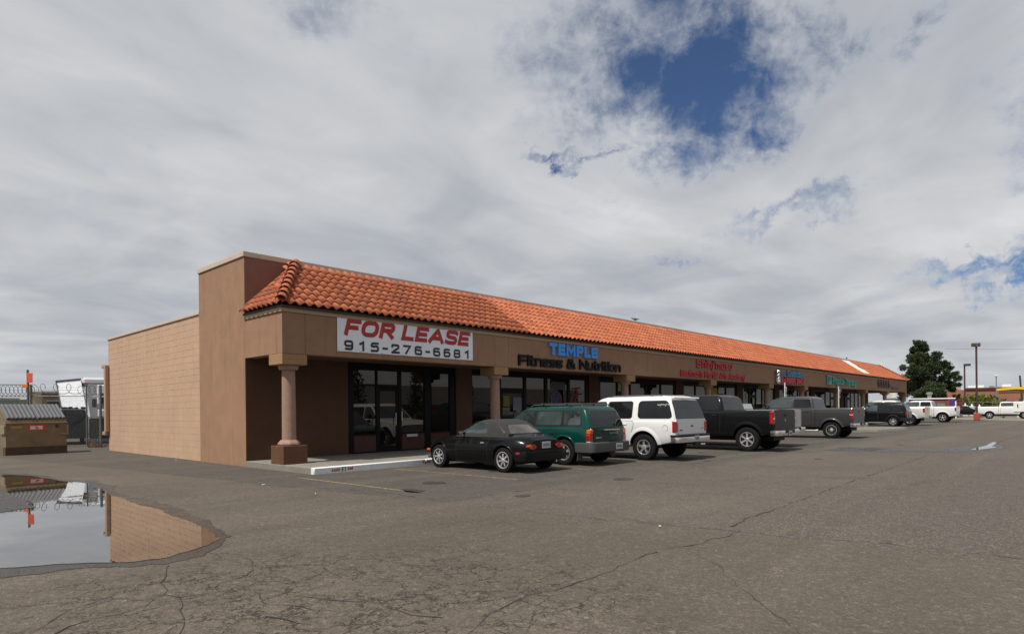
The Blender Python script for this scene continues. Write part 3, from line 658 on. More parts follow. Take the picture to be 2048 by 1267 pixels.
# side wall of blocks
part(MB().box((.032, YQ+.002, -.05), (.3, YB, 4.42)), 'wall_core', cmu_j)
q = MB(); q.bbox((-.01, YQ+.005, 4.42), (.36, YB+.03, 4.50), .006); q.obj('coping', coping, mall)
part(MB().box((.3, YB-.25, 0), (BX, YB, 4.42)), 'rear_wall', stucco)
part(MB().box((BX-.25, YP, 0), (BX, YB-.26, 4.42)), 'end_wall', stucco)
part(MB().box((.36, YP+.31, 4.15), (BX-.26, YB-.27, 4.3)), 'roof_deck', conc)
bh, bw = 4.42/22, .4064
full = MB().bbox((.028, 0, 0), (.046, bw-.003, bh-.006), .002).mesh('block', cmu)
def blk_mesh(wd): return MB().bbox((.028, 0, 0), (.046, wd-.003, bh-.006), .002).mesh('block', cmu)
half = blk_mesh(bw/2); blocks = []
for r in range(22):
    y = YQ+.004
    if r % 2: blocks.append((y, r, half)); y += bw/2
    while y < YB-.02:
        if y+bw > YB: me = blk_mesh(YB-y)
        else: me = full
        blocks.append((y, r, me)); y += bw
blocks.sort(key=lambda b_: b_[0])
for (y, r, me) in blocks[:299]:
    o = link('block', me, mall, (rnd.uniform(-.0012, .0012), y, r*bh+.004))
q = MB()
for (y, r, me) in blocks[299:]:
    wd = (bw/2 if me is half else (min(bw, YB-y))); q.bbox((.028+rnd.uniform(-.001, .001), y, r*bh+.004), (.046, y+wd-.003, r*bh+.004+bh-.006), .002)
part(q, 'block_courses', cmu)['kind'] = 'stuff'
# downspout at the rear corner
q = MB(); q.bbox((-.13, YB-.14, .75), (.0, YB+.06, 3.42), .012)
q.bbox((-.13, YB-.02, .62), (.0, YB+.32, .76), .012, Matrix.Translation((0, 0, 0)))
q.bbox((-.14, YB-.02, 3.30), (.02, YB+.34, 3.44), .012); q.obj('downspout', mat('downspout_paint', (.36, .24, .165), .6), mall)

# fascia beam (box) with control joints
q = MB(); q.box((0, 0, ZF), (.61, .30, ZE-.11)); joints = [0, .62, 7.47, 8.12, 16.1, 24.05, 31.98, 38.26, 45.95, 53.62, 61.28, L]
for i in range(len(joints)-1):
    q = MB(); q.bbox((joints[i]+.003, 0, ZF), (joints[i+1]-.003, .30, ZE-.105), .005); q.obj('fascia_panel', stucco if True else 0, mall)
q = MB(); q.bbox((0, .304, ZF), (.30, YP-.002, ZE-.105), .005); q.obj('fascia_panel', stucco, mall)
q = MB(); q.bbox((L-.3, .304, ZF), (L, 9.0, ZE-.105), .005); q.obj('fascia_panel', stucco, mall)
trim = mat('trim_board', (.36, .245, .165), .75, var=.08)
q = MB(); q.box((-.03, -.03, ZE-.10), (L+.03, .29, ZE+.0)); q.box((-.03, .292, ZE-.10), (.27, YP-.004, ZE)); part(q, 'trim_board', trim)
part(MB().box((-.06, -.10, ZE+.003), (L+.06, .2, ZE+.045)).box((-.06, .202, ZE+.003), (.2, YP-.012, ZE+.045)), 'eave_board', mat('eave_dark', (.05, .04, .035), .8))
# soffit
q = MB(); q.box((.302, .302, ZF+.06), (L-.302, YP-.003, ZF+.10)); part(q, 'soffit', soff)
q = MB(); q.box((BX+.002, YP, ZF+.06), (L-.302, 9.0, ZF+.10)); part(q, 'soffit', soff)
# roof planes under the tiles
RX0, RX1 = 1.50, 65.9; RY = 2.05; RZ = 5.60; EX = .05; EY = .10
under = mat('roof_felt', (.03, .022, .018), .9)
q = MB()
A0, A1 = (-EX, -EY, ZE+.05), (L+EX, -EY, ZE+.05); B0, B1 = (RX0, RY, RZ), (RX1, RY, RZ)
q.quad(A0, A1, B1, B0); q.add([A0, (-EX, RY, ZE+.05), B0], [(0, 2, 1)]); q.add([A1, (L+EX, 9, ZE+.05), (RX1, 9, RZ), B1], [(0, 1, 2, 3)])
roof = part(q, 'roof', under)

# tiles -----------------------------------------------------------------
TW, TL, EXP = .2575, .43, .330
def tile_mesh(seed=0):
    rr = random.Random(seed); n = 8; vs = []; fs = []
    prof = []
    for i in range(n+1):
        u = i/n; z = .054*(math.sin(u*math.pi/0.62) if u < .62 else -.45*math.sin((u-.62)/.38*math.pi)); prof.append((u*TW*1.04, z))
    th = .016
    for (yy, lift) in ((0, .040), (TL, .0)):
        for (x, z) in prof: vs.append((x, yy, z+lift+th))
    for (x, z) in prof: vs.append((x, .004, z+.040-th*.5))
    m1 = n+1
    for i in range(n): fs.append((i, i+1, m1+i+1, m1+i))
    for i in range(n): fs.append((i, 2*m1+i, 2*m1+i+1, i+1))
    q = MB(); q.add(vs, fs); me = q.mesh('roof_tile', tile, fix=False)
    for p_ in me.polygons[:n]: p_.use_smooth = True
    return me
tme = [tile_mesh(i) for i in range(3)]
tverts = [tuple(v.co) for v in tme[0].vertices]; tfaces = [tuple(p_.vertices) for p_ in tme[0].polygons]
th = math.atan2(RZ-ZE-.05, RY+EY); SL = math.hypot(RZ-ZE-.05, RY+EY); NR = 8; exp_ = (SL-.04)/NR
thl = math.atan2(RZ-ZE-.05, RX0+EX); SLl = math.hypot(RZ-ZE-.05, RX0+EX); expl = (SLl-.04)/NR
tl = []   # (matrix, nearness)
Mf = Matrix.Rotation(th, 4, 'X')
for k in range(NR):
    tt = (k*exp_)/SL; hx0 = -EX+(RX0+EX)*tt; hx1 = L+EX-(L+EX-RX1)*tt
    ncol = int((L+2*EX+.1)/TW)
    for i in range(ncol):
        x = -EX-.03+i*TW
        if x+TW*.6 < hx0 or x+TW*.5 > hx1: continue
        if 52.6+1.9*0 < x < 55.6 and 0 < k < 8: continue
        jx, jr = rnd.uniform(-.004, .004), rnd.uniform(-.012, .012)
        pos = Vector((x+jx, -EY-.05, ZE+.055))+Mf.to_3x3() @ Vector((0, k*exp_, 0))
        tl.append((Matrix.Translation(pos) @ Mf @ Matrix.Rotation(jr, 4, 'Z'), x))
left = []
Ml = Matrix.Rotation(-math.pi/2, 4, 'Z') @ Matrix.Rotation(thl, 4, 'X')
for k in range(NR):
    tt = (k*expl)/SLl; hy = -EY+(RY+EY)*tt
    for i in range(9):
        y = RY-.01-i*TW
        if y-TW*.5 < hy: continue
        pos = Vector((-EX-.05, y, ZE+.055))+Ml.to_3x3() @ Vector((0, k*expl, 0))
        left.append(Matrix.Translation(pos) @ Ml @ Matrix.Rotation(rnd.uniform(-.01, .01), 4, 'Z'))
tl.sort(key=lambda a: a[1]); nsolo = 299-len(left)
for Mx in left+[a[0] for a in tl[:nsolo]]:
    o = link('roof_tile', tme[rnd.randrange(3)], roof); o.matrix_local = Mx
q = MB()
for Mx, x in tl[nsolo:]: q.add([Mx @ Vector(v) for v in tverts], tfaces)
me = q.mesh('roof_tiles', tile, fix=False)
for p_ in me.polygons: p_.use_smooth = True
me.set_sharp_from_angle(angle=R_(50)); link('roof_tiles', me, roof)['kind'] = 'stuff'
# hip caps
def cap_mesh():
    n = 8; vs = []; fs = []
    for (yy, r, lift) in ((0, .140, .04), (.40, .11, 0)):
        for i in range(n+1):
            a = math.pi*i/n; vs.append((-math.cos(a)*r, yy, math.sin(a)*r*1.0+lift))
    for i in range(n+1):
        a = math.pi*i/n; vs.append((-math.cos(a)*.120, .004, math.sin(a)*.120+.04))
    m1 = n+1
    for i in range(n): fs.append((i, i+1, m1+i+1, m1+i)); fs.append((i, 2*m1+i, 2*m1+i+1, i+1))
    q = MB(); q.add(vs, fs); me = q.mesh('hip_tile', tile, fix=False)
    for p_ in me.polygons: p_.use_smooth = True
    me.set_sharp_from_angle(angle=R_(50)); return me
cm = cap_mesh()
for (a, b_) in ((Vector(A0), Vector(B0)), (Vector(A1), Vector(B1))):
    a = a+Vector((0, 0, .03)); b_ = b_+Vector((0, 0, .05)); d = (b_-a); n = 9; stp = d.length/n; d.normalize()
    X_ = d.cross(Vector((0, 0, 1))).normalized(); Z_ = X_.cross(d)
    Rm = Matrix((X_, d, Z_)).transposed().to_4x4()
    for i in range(n):
        o = link('hip_tile', cm, roof); o.matrix_local = Matrix.Translation(a+d*(i*stp-.08)+Z_*.07) @ Rm @ Matrix.Rotation(rnd.uniform(-.02, .02), 4, 'Z')
# flashing on the parapet above the short slope
fl = mat('flashing', (.55, .42, .36), .4, metal=.3)
q = MB(); q.add([(-EX+.02, RY-.016, ZE+.10), (-EX+.03, RY-.016, ZE+.30), (RX0-.14, RY-.016, RZ+.02), (RX0, RY-.016, RZ-.08)], [(0, 1, 2, 3)])
q.add([(-EX, RY-.15, ZE+.13), (-EX, RY-.013, ZE+.14), (RX0-.02, RY-.013, RZ+.04), (RX0-.02, RY-.15, RZ+.03)], [(0, 1, 2, 3)])
q.obj('flashing', fl, roof)
# repaired strip covered by pale sheeting near the far end
tarp = mat('roof_sheeting', (.62, .60, .56), .6, var=.15, vscale=1.5, dirt=(.50, .42, .16, .9), dscale=.8)
q = MB(); nx, ny = 6, 12; vs = []; fs = []
for j in range(ny+1):
    for i in range(nx+1):
        s_ = (0.10+.90*j/ny)*SL; x = 52.7+2.9*i/nx+.04*math.sin(j*1.7)
        pz = .05+.03*mnoise.noise(Vector((i*.9, j*.9, 3)))
        vs.append(Vector((x, -EY, ZE+.05))+Mf.to_3x3() @ Vector((0, s_, pz)))
for j in range(ny):
    for i in range(nx): a = j*(nx+1)+i; fs.append((a, a+1, a+nx+2, a+nx+1))
q.add(vs, fs); q.obj('roof_sheeting', tarp, roof, smooth=40)

# columns ------------------------------------------------------------------
CXR = [.67, 8.12, 16.13, 24.08, 32.0, 38.26, 45.97, 53.64, 61.30, 68.67]
def col_parts(parent_x, first):
    cx = parent_x-.335; cy = .33; e = empty('column', (cx, cy, .15)); e.parent = mall
    MB().bbox((-.34, -.33, 2.48), (.34, .36, 2.745), .012).obj('capital', capmat, e)
    q = MB(); q.lathe([(.13, 2.36), (.225, 2.362), (.24, 2.40), (.255, 2.476), (.13, 2.478)], 28); q.obj('collar', colmat, e, smooth=35)
    MB().lathe([(.172, .60), (.168, 1.4), (.160, 2.361)], 28).obj('shaft', colmat, e, smooth=50)
    q = MB(); pr = [(.25, .462), (.27, .485), (.262, .52), (.21, .585), (.19, .60)]; vs = []; fs = []
    for (r, h) in pr:
        for k in range(8):
            a = math.pi/8+math.pi/4*k; vs.append((r*1.04*math.cos(a), r*1.04*math.sin(a), h))
    for i in range(len(pr)-1):
        for k in range(8): fs.append((i*8+k, i*8+(k+1) % 8, (i+1)*8+(k+1) % 8, (i+1)*8+k))
    fs.append(tuple(range((len(pr)-1)*8, len(pr)*8))); q.add(vs, fs); q.obj('base', colmat, e, smooth=25)
    MB().bbox((-.325, -.325, .0), (.325, .325, .46), .008).obj('plinth', plinthm, e)
    return e
for i, X in enumerate(CXR): col_parts(X, i == 0)
for y in (4.6, 8.6):
    e = empty('column', (L-.335, y, .15)); e.parent = mall
    MB().bbox((-.34, -.34, 2.48), (.34, .34, 2.745), .012).obj('capital', capmat, e)
    MB().lathe([(.172, .46), (.160, 2.48)], 20).obj('shaft', colmat, e, smooth=50)
    MB().bbox((-.325, -.325, .0), (.325, .325, .46), .008).obj('plinth', plinthm, e)

# storefront wall and shop fronts -----------------------------------------
doorh = 2.16
bays = [(3.15, 7.57), (8.33, 15.57), (16.34, 23.5), (24.3, 31.35), (32.2, 37.7), (38.5, 45.3), (46.2, 53.0), (53.9, 60.3)]
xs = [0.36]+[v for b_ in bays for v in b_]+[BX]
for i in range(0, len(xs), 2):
    q = MB(); q.box((xs[i] if i else .012, YP-.010, .15), (xs[i+1], YP-.002, ZF+.058)); q.box((xs[i], YP+.002, .15), (xs[i+1], YP+.28, ZF+.058)); part(q, 'wall_panel', stucco_shade)
mull = {0: [(3.38, 4.20, 'w'), (4.27, 5.07, 'd'), (5.20, 6.16, 'w'), (6.43, 7.29, 'w')],
        1: [(8.40, 9.72, 'w'), (9.92, 11.22, 'd'), (11.38, 12.52, 'w'), (12.70, 14.05, 'w'), (14.22, 15.35, 'w')]}
brown_in = mat('window_dark_cloth', (.03, .02, .016), .9)
for bi, (xa, xb) in enumerate(bays):
    sf = empty('shop_front', (xa, YP, .15)); sf.parent = mall
    H = ZF+.055-.15
    if bi not in mull:
        wd = xb-xa; n = 5; lay = []; dp = [1, 3, 1, 2, 3, 1][bi-2]
        x = xa+.15
        ws = [(wd-.3-.12*(n-1)-1.0)/(n-1)]*n; ws[dp] = 1.0
        for k in range(n): lay.append((x, x+ws[k], 'd' if k == dp else 'w')); x += ws[k]+.12
        mull[bi] = lay
    lay = mull[bi]; fb = MB()
    edges = [xa]+[v for a, b_, t_ in lay for v in (a, b_)]+[xb]
    for i in range(0, len(edges), 2): fb.bbox((edges[i]-xa+.002, .03, 0), (edges[i+1]-xa-.002, .13, H), .004)
    top0 = 2.74-.15 if bi < 2 else 2.70-.15
    for (a, b_, ty) in lay:
        a -= xa; b_ -= xa
        fb.bbox((a+.001, .035, top0), (b_-.001, .125, H), .004)
        tr = 2.31-.15
        low = .75-.15
        panes = []
        if ty == 'd':
            fb.bbox((a+.001, .04, tr-.10), (b_-.001, .12, tr), .004); panes.append((tr, top0))
            dl = (a, .05, 0); dw = b_-a
            dm = MB(); dm.bbox((.004, 0, .02), (.09, .05, tr-.11), .004); dm.bbox((dw-.09, 0, .02), (dw-.004, .05, tr-.11), .004)
            dm.bbox((.092, 0, tr-.21), (dw-.092, .05, tr-.11), .004); dm.bbox((.092, 0, .02), (dw-.092, .05, .20), .004); dm.obj('door', fr_m, sf, loc=dl)
            MB().box((.092, .02, .20), (dw-.092, .03, tr-.21)).obj('door_glass', gbay, sf, loc=dl)
            MB().tube([(dw-.13, -.05, .85), (dw-.13, -.05, 1.25)], .012, 6).obj('door_handle', alloy, sf, loc=dl)
        else:
            fb.bbox((a+.001, .04, low-.05), (b_-.001, .12, low), .004)
            if bi == 0 and a < 1: fb.bbox((a+.001, .04, tr-.07), (b_-.001, .12, tr), .004); panes += [(low, tr-.07), (tr, top0)]
            elif bi > 1 or True: panes.append((low, top0))
            MB().bbox((a+.002, .045, .04), (b_-.002, .10, low-.052), .006).obj('bulkhead_panel', bulk, sf)
            fb.bbox((a+.001, .04, 0), (b_-.001, .12, .038), .003)
        for (p0, p1) in panes: MB().box((a+.001, .07, p0+.001), (b_-.001, .078, p1-.001)).obj('window_pane', gbay, sf)
    fb.obj('frame', fr_m, sf)
    MB().box((.01, .32, 0), (xb-xa-.01, .34, H)).obj('interior_backing', dark, sf)
    if bi == 0:
        MB().bbox((5.40-xa, .02, .60-.15), (5.84-xa, .044, .69-.15), .004).obj('mail_slot', mat('mail_steel', (.5, .5, .48), .4, metal=.7), sf)
        letters('SUITE', 4.22, 4.72, 2.37, 2.46, YP+.066, mat('vinyl_white', (.30, .28, .26), .7), mall, 'window_letter', wt=.17, gap=.2)
        MB().bbox((5.16-xa, -.03, 1.0), (5.17-xa+.008, .03, 1.0+.3), .003).obj('door_pull', alloy, sf)
# window graphics in the second and third shops
vin_r = mat('vinyl_red', (.22, .02, .02), .7); vin_w = mat('vinyl_grey', (.20, .19, .19), .7); vin_p = mat('vinyl_violet', (.035, .02, .075), .6); vin_y = mat('vinyl_yellow', (.35, .27, .04), .7)
def stroke(q, pts, r): q.tube([(x, YP+.058, z) for x, z in pts], r, 5)
q = MB(); 
for pts in [[(14.42, 2.35), (14.98, 2.40)], [(14.32, 2.08), (15.08, 2.14)], [(14.70, 2.38), (14.66, 2.0), (14.50, 1.72), (14.26, 1.48)], [(14.68, 2.05), (14.84, 1.75), (15.14, 1.50)]]: stroke(q, pts, .035)
tag(q.obj('window_neon', vin_r), 'red character in neon tubes in the window left of the second column-side pier', 'neon sign')
e = empty('oval_neon', (13.28, YP+.05, 1.83), 0, 'violet oval neon sign with three petals in the gym window', 'neon sign')
q = MB(); n = 28; vs = [(0, .006, 0)]+[(.34*math.cos(2*math.pi*k/n), .006, .40*math.sin(2*math.pi*k/n)) for k in range(n)]; q.add(vs, [(0, 1+k, 1+(k+1) % n) for k in range(n)]); q.obj('oval_panel', vin_p, e)
MB().tube([(.35*math.cos(2*math.pi*k/n), 0, .41*math.sin(2*math.pi*k/n)) for k in range(n)], .012, 5, True).obj('oval_rim', vin_w, e)
q = MB(); q.tube([(0, 0, -.40), (0, 0, -.02), (-.14, 0, .12), (-.30, 0, .02)], .009, 5); q.tube([(0, 0, -.02), (.14, 0, .12), (.18, 0, .32)], .009, 5); q.obj('tube', vin_w, e)
# paper posters in the gym door
for (x0, x1, z0, z1, m_, lb) in [(10.60, 11.10, 1.45, 1.95, mat('paper_lilac', (.15, .14, .19), .8), 'pale lilac paper notice taped in the gym door'),
                             (10.05, 10.4, 1.60, 2.0, mat('paper_yellow', (.16, .13, .03), .8), 'small yellow poster beside the notice in the gym door'),
                             (8.62, 9.35, .82, 1.05, mat('paper_grey', (.10, .09, .09), .8), 'grey paper sign low in the window beside the gym door'),
                             (12.95, 13.9, 2.30, 2.62, mat('paper_dark', (.07, .07, .08), .8), 'dark banner across the top of the gym window')]:
    tag(MB().box((x0, YP+.052, z0), (x1, YP+.056, z1)).obj('poster', m_), lb, 'poster')
letters('NA', 18.0, 18.9, 2.32, 2.62, YP+.064, vin_y, mall, 'window_letter', wt=.2, gap=.3)
tag(MB().box((27.9, YP+.052, 2.2), (28.7, YP+.056, 2.65)).box((27.9, YP+.05, 2.15), (28.7, YP+.054, 2.2)).obj('poster', vin_y), 'yellow and white poster in the window behind the academy sign', 'poster')
tag(MB().box((28.0, YP+.052, 1.75), (28.65, YP+.056, 1.95)).obj('poster', mat('paper_olive', (.12, .12, .02), .8)), 'small olive poster below the yellow one in the dark window', 'poster')
tag(MB().box((40.0, YP-.012, 1.85), (40.5, YP-.004, 2.4)).obj('notice_board', vin_y), 'yellow notice on the wall beside the therapy office door', 'notice')

# wall lights under the soffit skipped: none visible. signs -----------------
banm = mat('banner_vinyl', (.70, .71, .75), .5, var=.04, vscale=1.5)
bred = mat('banner_red', (.36, .012, .016), .5); bblk = mat('banner_black', (.014, .015, .022), .5)
ban = empty('banner', (0, 0, 0), 0, 'white vinyl FOR LEASE banner in red and black lettering on the fascia', 'banner')
q = MB(); nx, nz = 26, 8; vs = []; fs = []
def banz(X, Z): return -.016-.007*mnoise.noise(Vector((X*1.1, Z*2.2, 1)))-.004*math.sin(X*2.6+Z*3)
for j in range(nz+1):
    for i in range(nx+1):
        X = 1.53+(6.44-1.53)*i/nx; Z = 3.04+(4.0-3.04)*j/nz; X_ = X; vs.append((X_, banz(X, Z), Z+(.008*abs(math.sin(i*math.pi/3.25)) if j == 0 else 0)))
for j in range(nz):
    for i in range(nx): a = j*(nx+1)+i; fs.append((a, a+1, a+nx+2, a+nx+1))
q.add(vs, fs); q.obj('banner_sheet', banm, ban, smooth=60, fix=False)
def bt(off): return lambda X, Z, D: Vector((X, banz(X, Z)-off, Z))
letters('FOR LEASE', 1.72, 6.36, 3.48, 3.935, 0, bred, ban, 'printed_letter', shear=.28, tf=bt(.006), wt=.27, gap=.11, space=.30)
letters('915-276-6681', 1.72, 6.33, 3.085, 3.355, 0, bblk, ban, 'printed_letter', tf=bt(.006), wt=.235, gap=.40, mono=.62)
for i in range(8):
    for z in (3.07, 3.97): q = MB(); X = 1.56+i*.69; q.lathe([(.012, -.006), (.012, .006)], 8); q.obj('grommet', galv, ban, loc=(X, -.03, z))
b_blue = mat('sign_blue', (.035, .24, .66), .5); b_black = mat('sign_black', (.006, .006, .007), .6, spec=.2); s_red = mat('sign_red', (.44, .010, .022), .5)
s_teal = mat('sign_teal', (.02, .33, .29), .5); s_lblue = mat('sign_lightblue', (.03, .24, .42), .5)
s1 = empty('shop_sign', (0, 0, 0), 0, 'blue TEMPLE letters over black Fitness & Nutrition letters on the fascia', 'sign', 'channel letter signs on the fascia')
letters('TEMPLE', 10.24, 13.24, 3.45, 3.89, -.01, b_blue, s1, 'letter', extrude=.5, depth=.07, wt=.30, gap=.15)
letters('Fitness & Nutrition', 8.59, 14.91, 2.985, 3.36, -.01, b_black, s1, 'letter', extrude=.5, depth=.07, wt=.215, gap=.09, space=.35)
s2 = empty('shop_sign', (0, 0, 0), 0, "crimson blackletter sign of the martial arts academy in two lines", 'sign', 'channel letter signs on the fascia')
letters("Shinj'musu", 21.75, 25.88, 3.50, 3.89, -.01, s_red, s2, 'letter', extrude=.5, depth=.05, wt=.20, gap=.26, serif=True)
letters("Beckmon's Martial Arts Academy", 20.12, 27.55, 3.01, 3.32, -.01, s_red, s2, 'letter', extrude=.5, depth=.05, wt=.19, gap=.12, serif=True, space=.4)
s3 = empty('shop_sign', (0, 0, 0), 0, 'barber shop sign with blue script, stripes and red block letters beside a barber pole', 'sign', 'channel letter signs on the fascia')
letters("Sunland's", 34.0, 36.5, 3.42, 3.82, -.05, s_lblue, s3, 'letter', extrude=.5, depth=.05, wt=.17, gap=.06, shear=.3)
for z in (3.70, 3.56, 3.42):
    for (a, b_) in ((33.05, 33.95), (36.55, 37.45)): MB().bbox((a, -.06, z), (b_, -.012, z+.055), .006).obj('stripe', s_lblue, s3)
letters("BARBER SHOP", 33.05, 37.45, 2.99, 3.36, -.01, s_red, s3, 'letter', extrude=.5, depth=.08, wt=.28, gap=.12)
pole = empty('barber_pole', (32.25, -.17, 3.35), 0, 'silver barber pole with red and blue stripes left of the barber shop letters', 'barber pole')
MB().lathe([(.02, .42), (.11, .40), (.15, .32), (.13, .25), (.03, .25)], 16).obj('pole_cap', chrome, pole, smooth=40)
MB().lathe([(.02, -.45), (.11, -.42), (.15, -.34), (.13, -.25), (.03, -.25)], 16).obj('pole_cap', chrome, pole, smooth=40)
MB().lathe([(.11, -.25), (.11, .25)], 16).obj('glass_tube', white_p, pole, smooth=40)
for ph, m_ in ((0, s_red), (math.pi, b_blue)):
    q = MB(); vs = []; fs = []
    for i in range(17):
        a = ph+i*.5; z = -.25+i*.5/16
        vs += [(.113*math.cos(a), .113*math.sin(a), z-.0), (.113*math.cos(a), .113*math.sin(a), min(.25, z+.09))]
    fs = [(2*i, 2*i+2, 2*i+3, 2*i+1) for i in range(16)]; q.add(vs, fs); q.obj('stripe', m_, pole, fix=False)
q = MB(); q.prism([(.28, -.42), (.55, -.42), (.68, -.1), (.60, .15), (.68, .35), (.45, .46), (.26, .40), (.32, .1), (.2, -.1)], .10, .15, 'y'); q.obj('backing_shape', mat('sign_silver', (.35, .36, .38), .4, metal=.4), pole)
q = MB(); q.tube([(.35, .09, -.1), (.5, .09, .12), (.62, .09, -.08), (.5, .09, -.28)], .02, 5, True); q.obj('scissor_outline', white_p, pole)
s4 = empty('shop_sign', (0, 0, 0), 0, 'teal Physical Therapy letters with a square emblem on the fascia', 'sign', 'channel letter signs on the fascia')
letters("Physical Therapy", 43.6, 49.54, 3.18, 3.70, -.01, s_teal, s4, 'letter', extrude=.5, depth=.08, wt=.17, gap=.14)
q = MB(); q.bbox((42.25, -.09, 3.10), (43.2, -.012, 3.80), .02); q.obj('emblem_plate', s_teal, s4)
q = MB(); q.prism([(42.45, 3.2), (42.62, 3.2), (42.62, 3.42), (42.95, 3.45), (43.0, 3.66), (42.8, 3.72), (42.45, 3.70)], -.11, -.092, 'y'); q.obj('emblem_figure', mat('sign_darkteal', (.01, .08, .08), .5), s4)
s5 = empty('shop_sign', (0, 0, 0), 0, 'row of five dark rings with dark centres on the fascia near the far corner', 'sign', 'channel letter signs on the fascia')
pdark = mat('sign_plum', (.035, .018, .035), .5)
for i in range(5):
    cx_ = 57.25+i*.93
    MB().tube([(cx_+.42*math.cos(a), -.05, 3.55+.36*math.sin(a)) for a in [1.2+2*math.pi*k/24*.83 for k in range(24)]], .035, 5).obj('ring', pdark, s5)
    q = MB(); n = 14; q.prism([(cx_+.12+.17*math.cos(2*math.pi*k/n), 3.55+.19*math.sin(2*math.pi*k/n)) for k in range(n)], -.07, -.012, 'y'); q.obj('disc', pdark, s5)
tag(MB().bbox((61.95, -.06, 3.14), (64.8, -.012, 3.38), .01).obj('shop_sign', mat('sign_strip', (.05, .04, .04), .6, var=.4, vscale=5)), 'long narrow dark panel on the fascia right of the ring sign', 'sign')

# wall vents / small birds on the ridge
bm_ = mat('bird_grey', (.06, .06, .065), .8)
for i, (X, Z) in enumerate([(19.7, ZT), (55.5, ZT)]):
    e = empty('bird', (X, YP+.1, Z), .4 if i else 2.2, 'small grey bird perched on the roof coping ' + ('near the pale sheeting' if i else 'above the academy sign'), 'bird')
    q = MB(); pr = [(.005, -.16), (.02, -.13), (.03, -.06), (.062, 0), (.07, .06), (.05, .11), (.028, .14), (.034, .165), (.036, .185), (.02, .21), (.004, .235)]
    q.lathe(pr, 10, 'x', (0, 0, .13)); 
    vs = [Vector(v) for v in q.v]; q.v = [tuple(Vector((v.x, v.y, v.z+(.05*max(0, v.x-.05)*8)))) for v in vs]
    q.obj('body', bm_, e, smooth=60); MB().tube([(0, .02, .07), (.0, .02, 0)], .005, 4).tube([(0, -.02, .07), (0, -.02, 0)], .005, 4).obj('legs', bm_, e)

# accessible parking sign posts
for i, (X, lab) in enumerate([(30.48, 'white accessible parking sign post in front of the barber shop'), (40.9, 'white accessible parking sign post in front of the therapy office')]):
    e = empty('sign_post', (X, -1.2, .15), 0, lab, 'sign post', 'accessible parking sign posts')
    MB().tube([(0, 0, 0), (0, 0, 2.75)], .035, 8).obj('post', galv if 0 else mat('post_white', (.6, .6, .58), .5), e)
    MB().bbox((-.16, -.06, 1.95), (.16, -.04, 2.50), .008).obj('sign_plate', white_p, e)
    q = MB(); q.tube([(.08*math.cos(a), -.066, 2.14+.08*math.sin(a)) for a in [2*math.pi*k/12 for k in range(12)]], .012, 4, True); q.tube([(-.02, -.066, 2.42), (-.02, -.066, 2.22), (.07, -.066, 2.2), (.1, -.066, 2.1)], .014, 4)
    q.obj('wheelchair_symbol', mat('symbol_blue', (.02, .05, .20), .5), e)

# ================================================================== vehicles
def lerp_tab(tab, y):
    if y <= tab[0][0]: return tab[0][1]
    for (a, va), (b_, vb) in zip(tab, tab[1:]):
        if y <= b_:
            u = (y-a)/(b_-a) if b_ > a else 0
            return va+(vb-va)*u
    return tab[-1][1]
def smooth_tab(tab, y, h=.06):
    return (lerp_tab(tab, y-h)+2*lerp_tab(tab, y)+lerp_tab(tab, y+h))/4

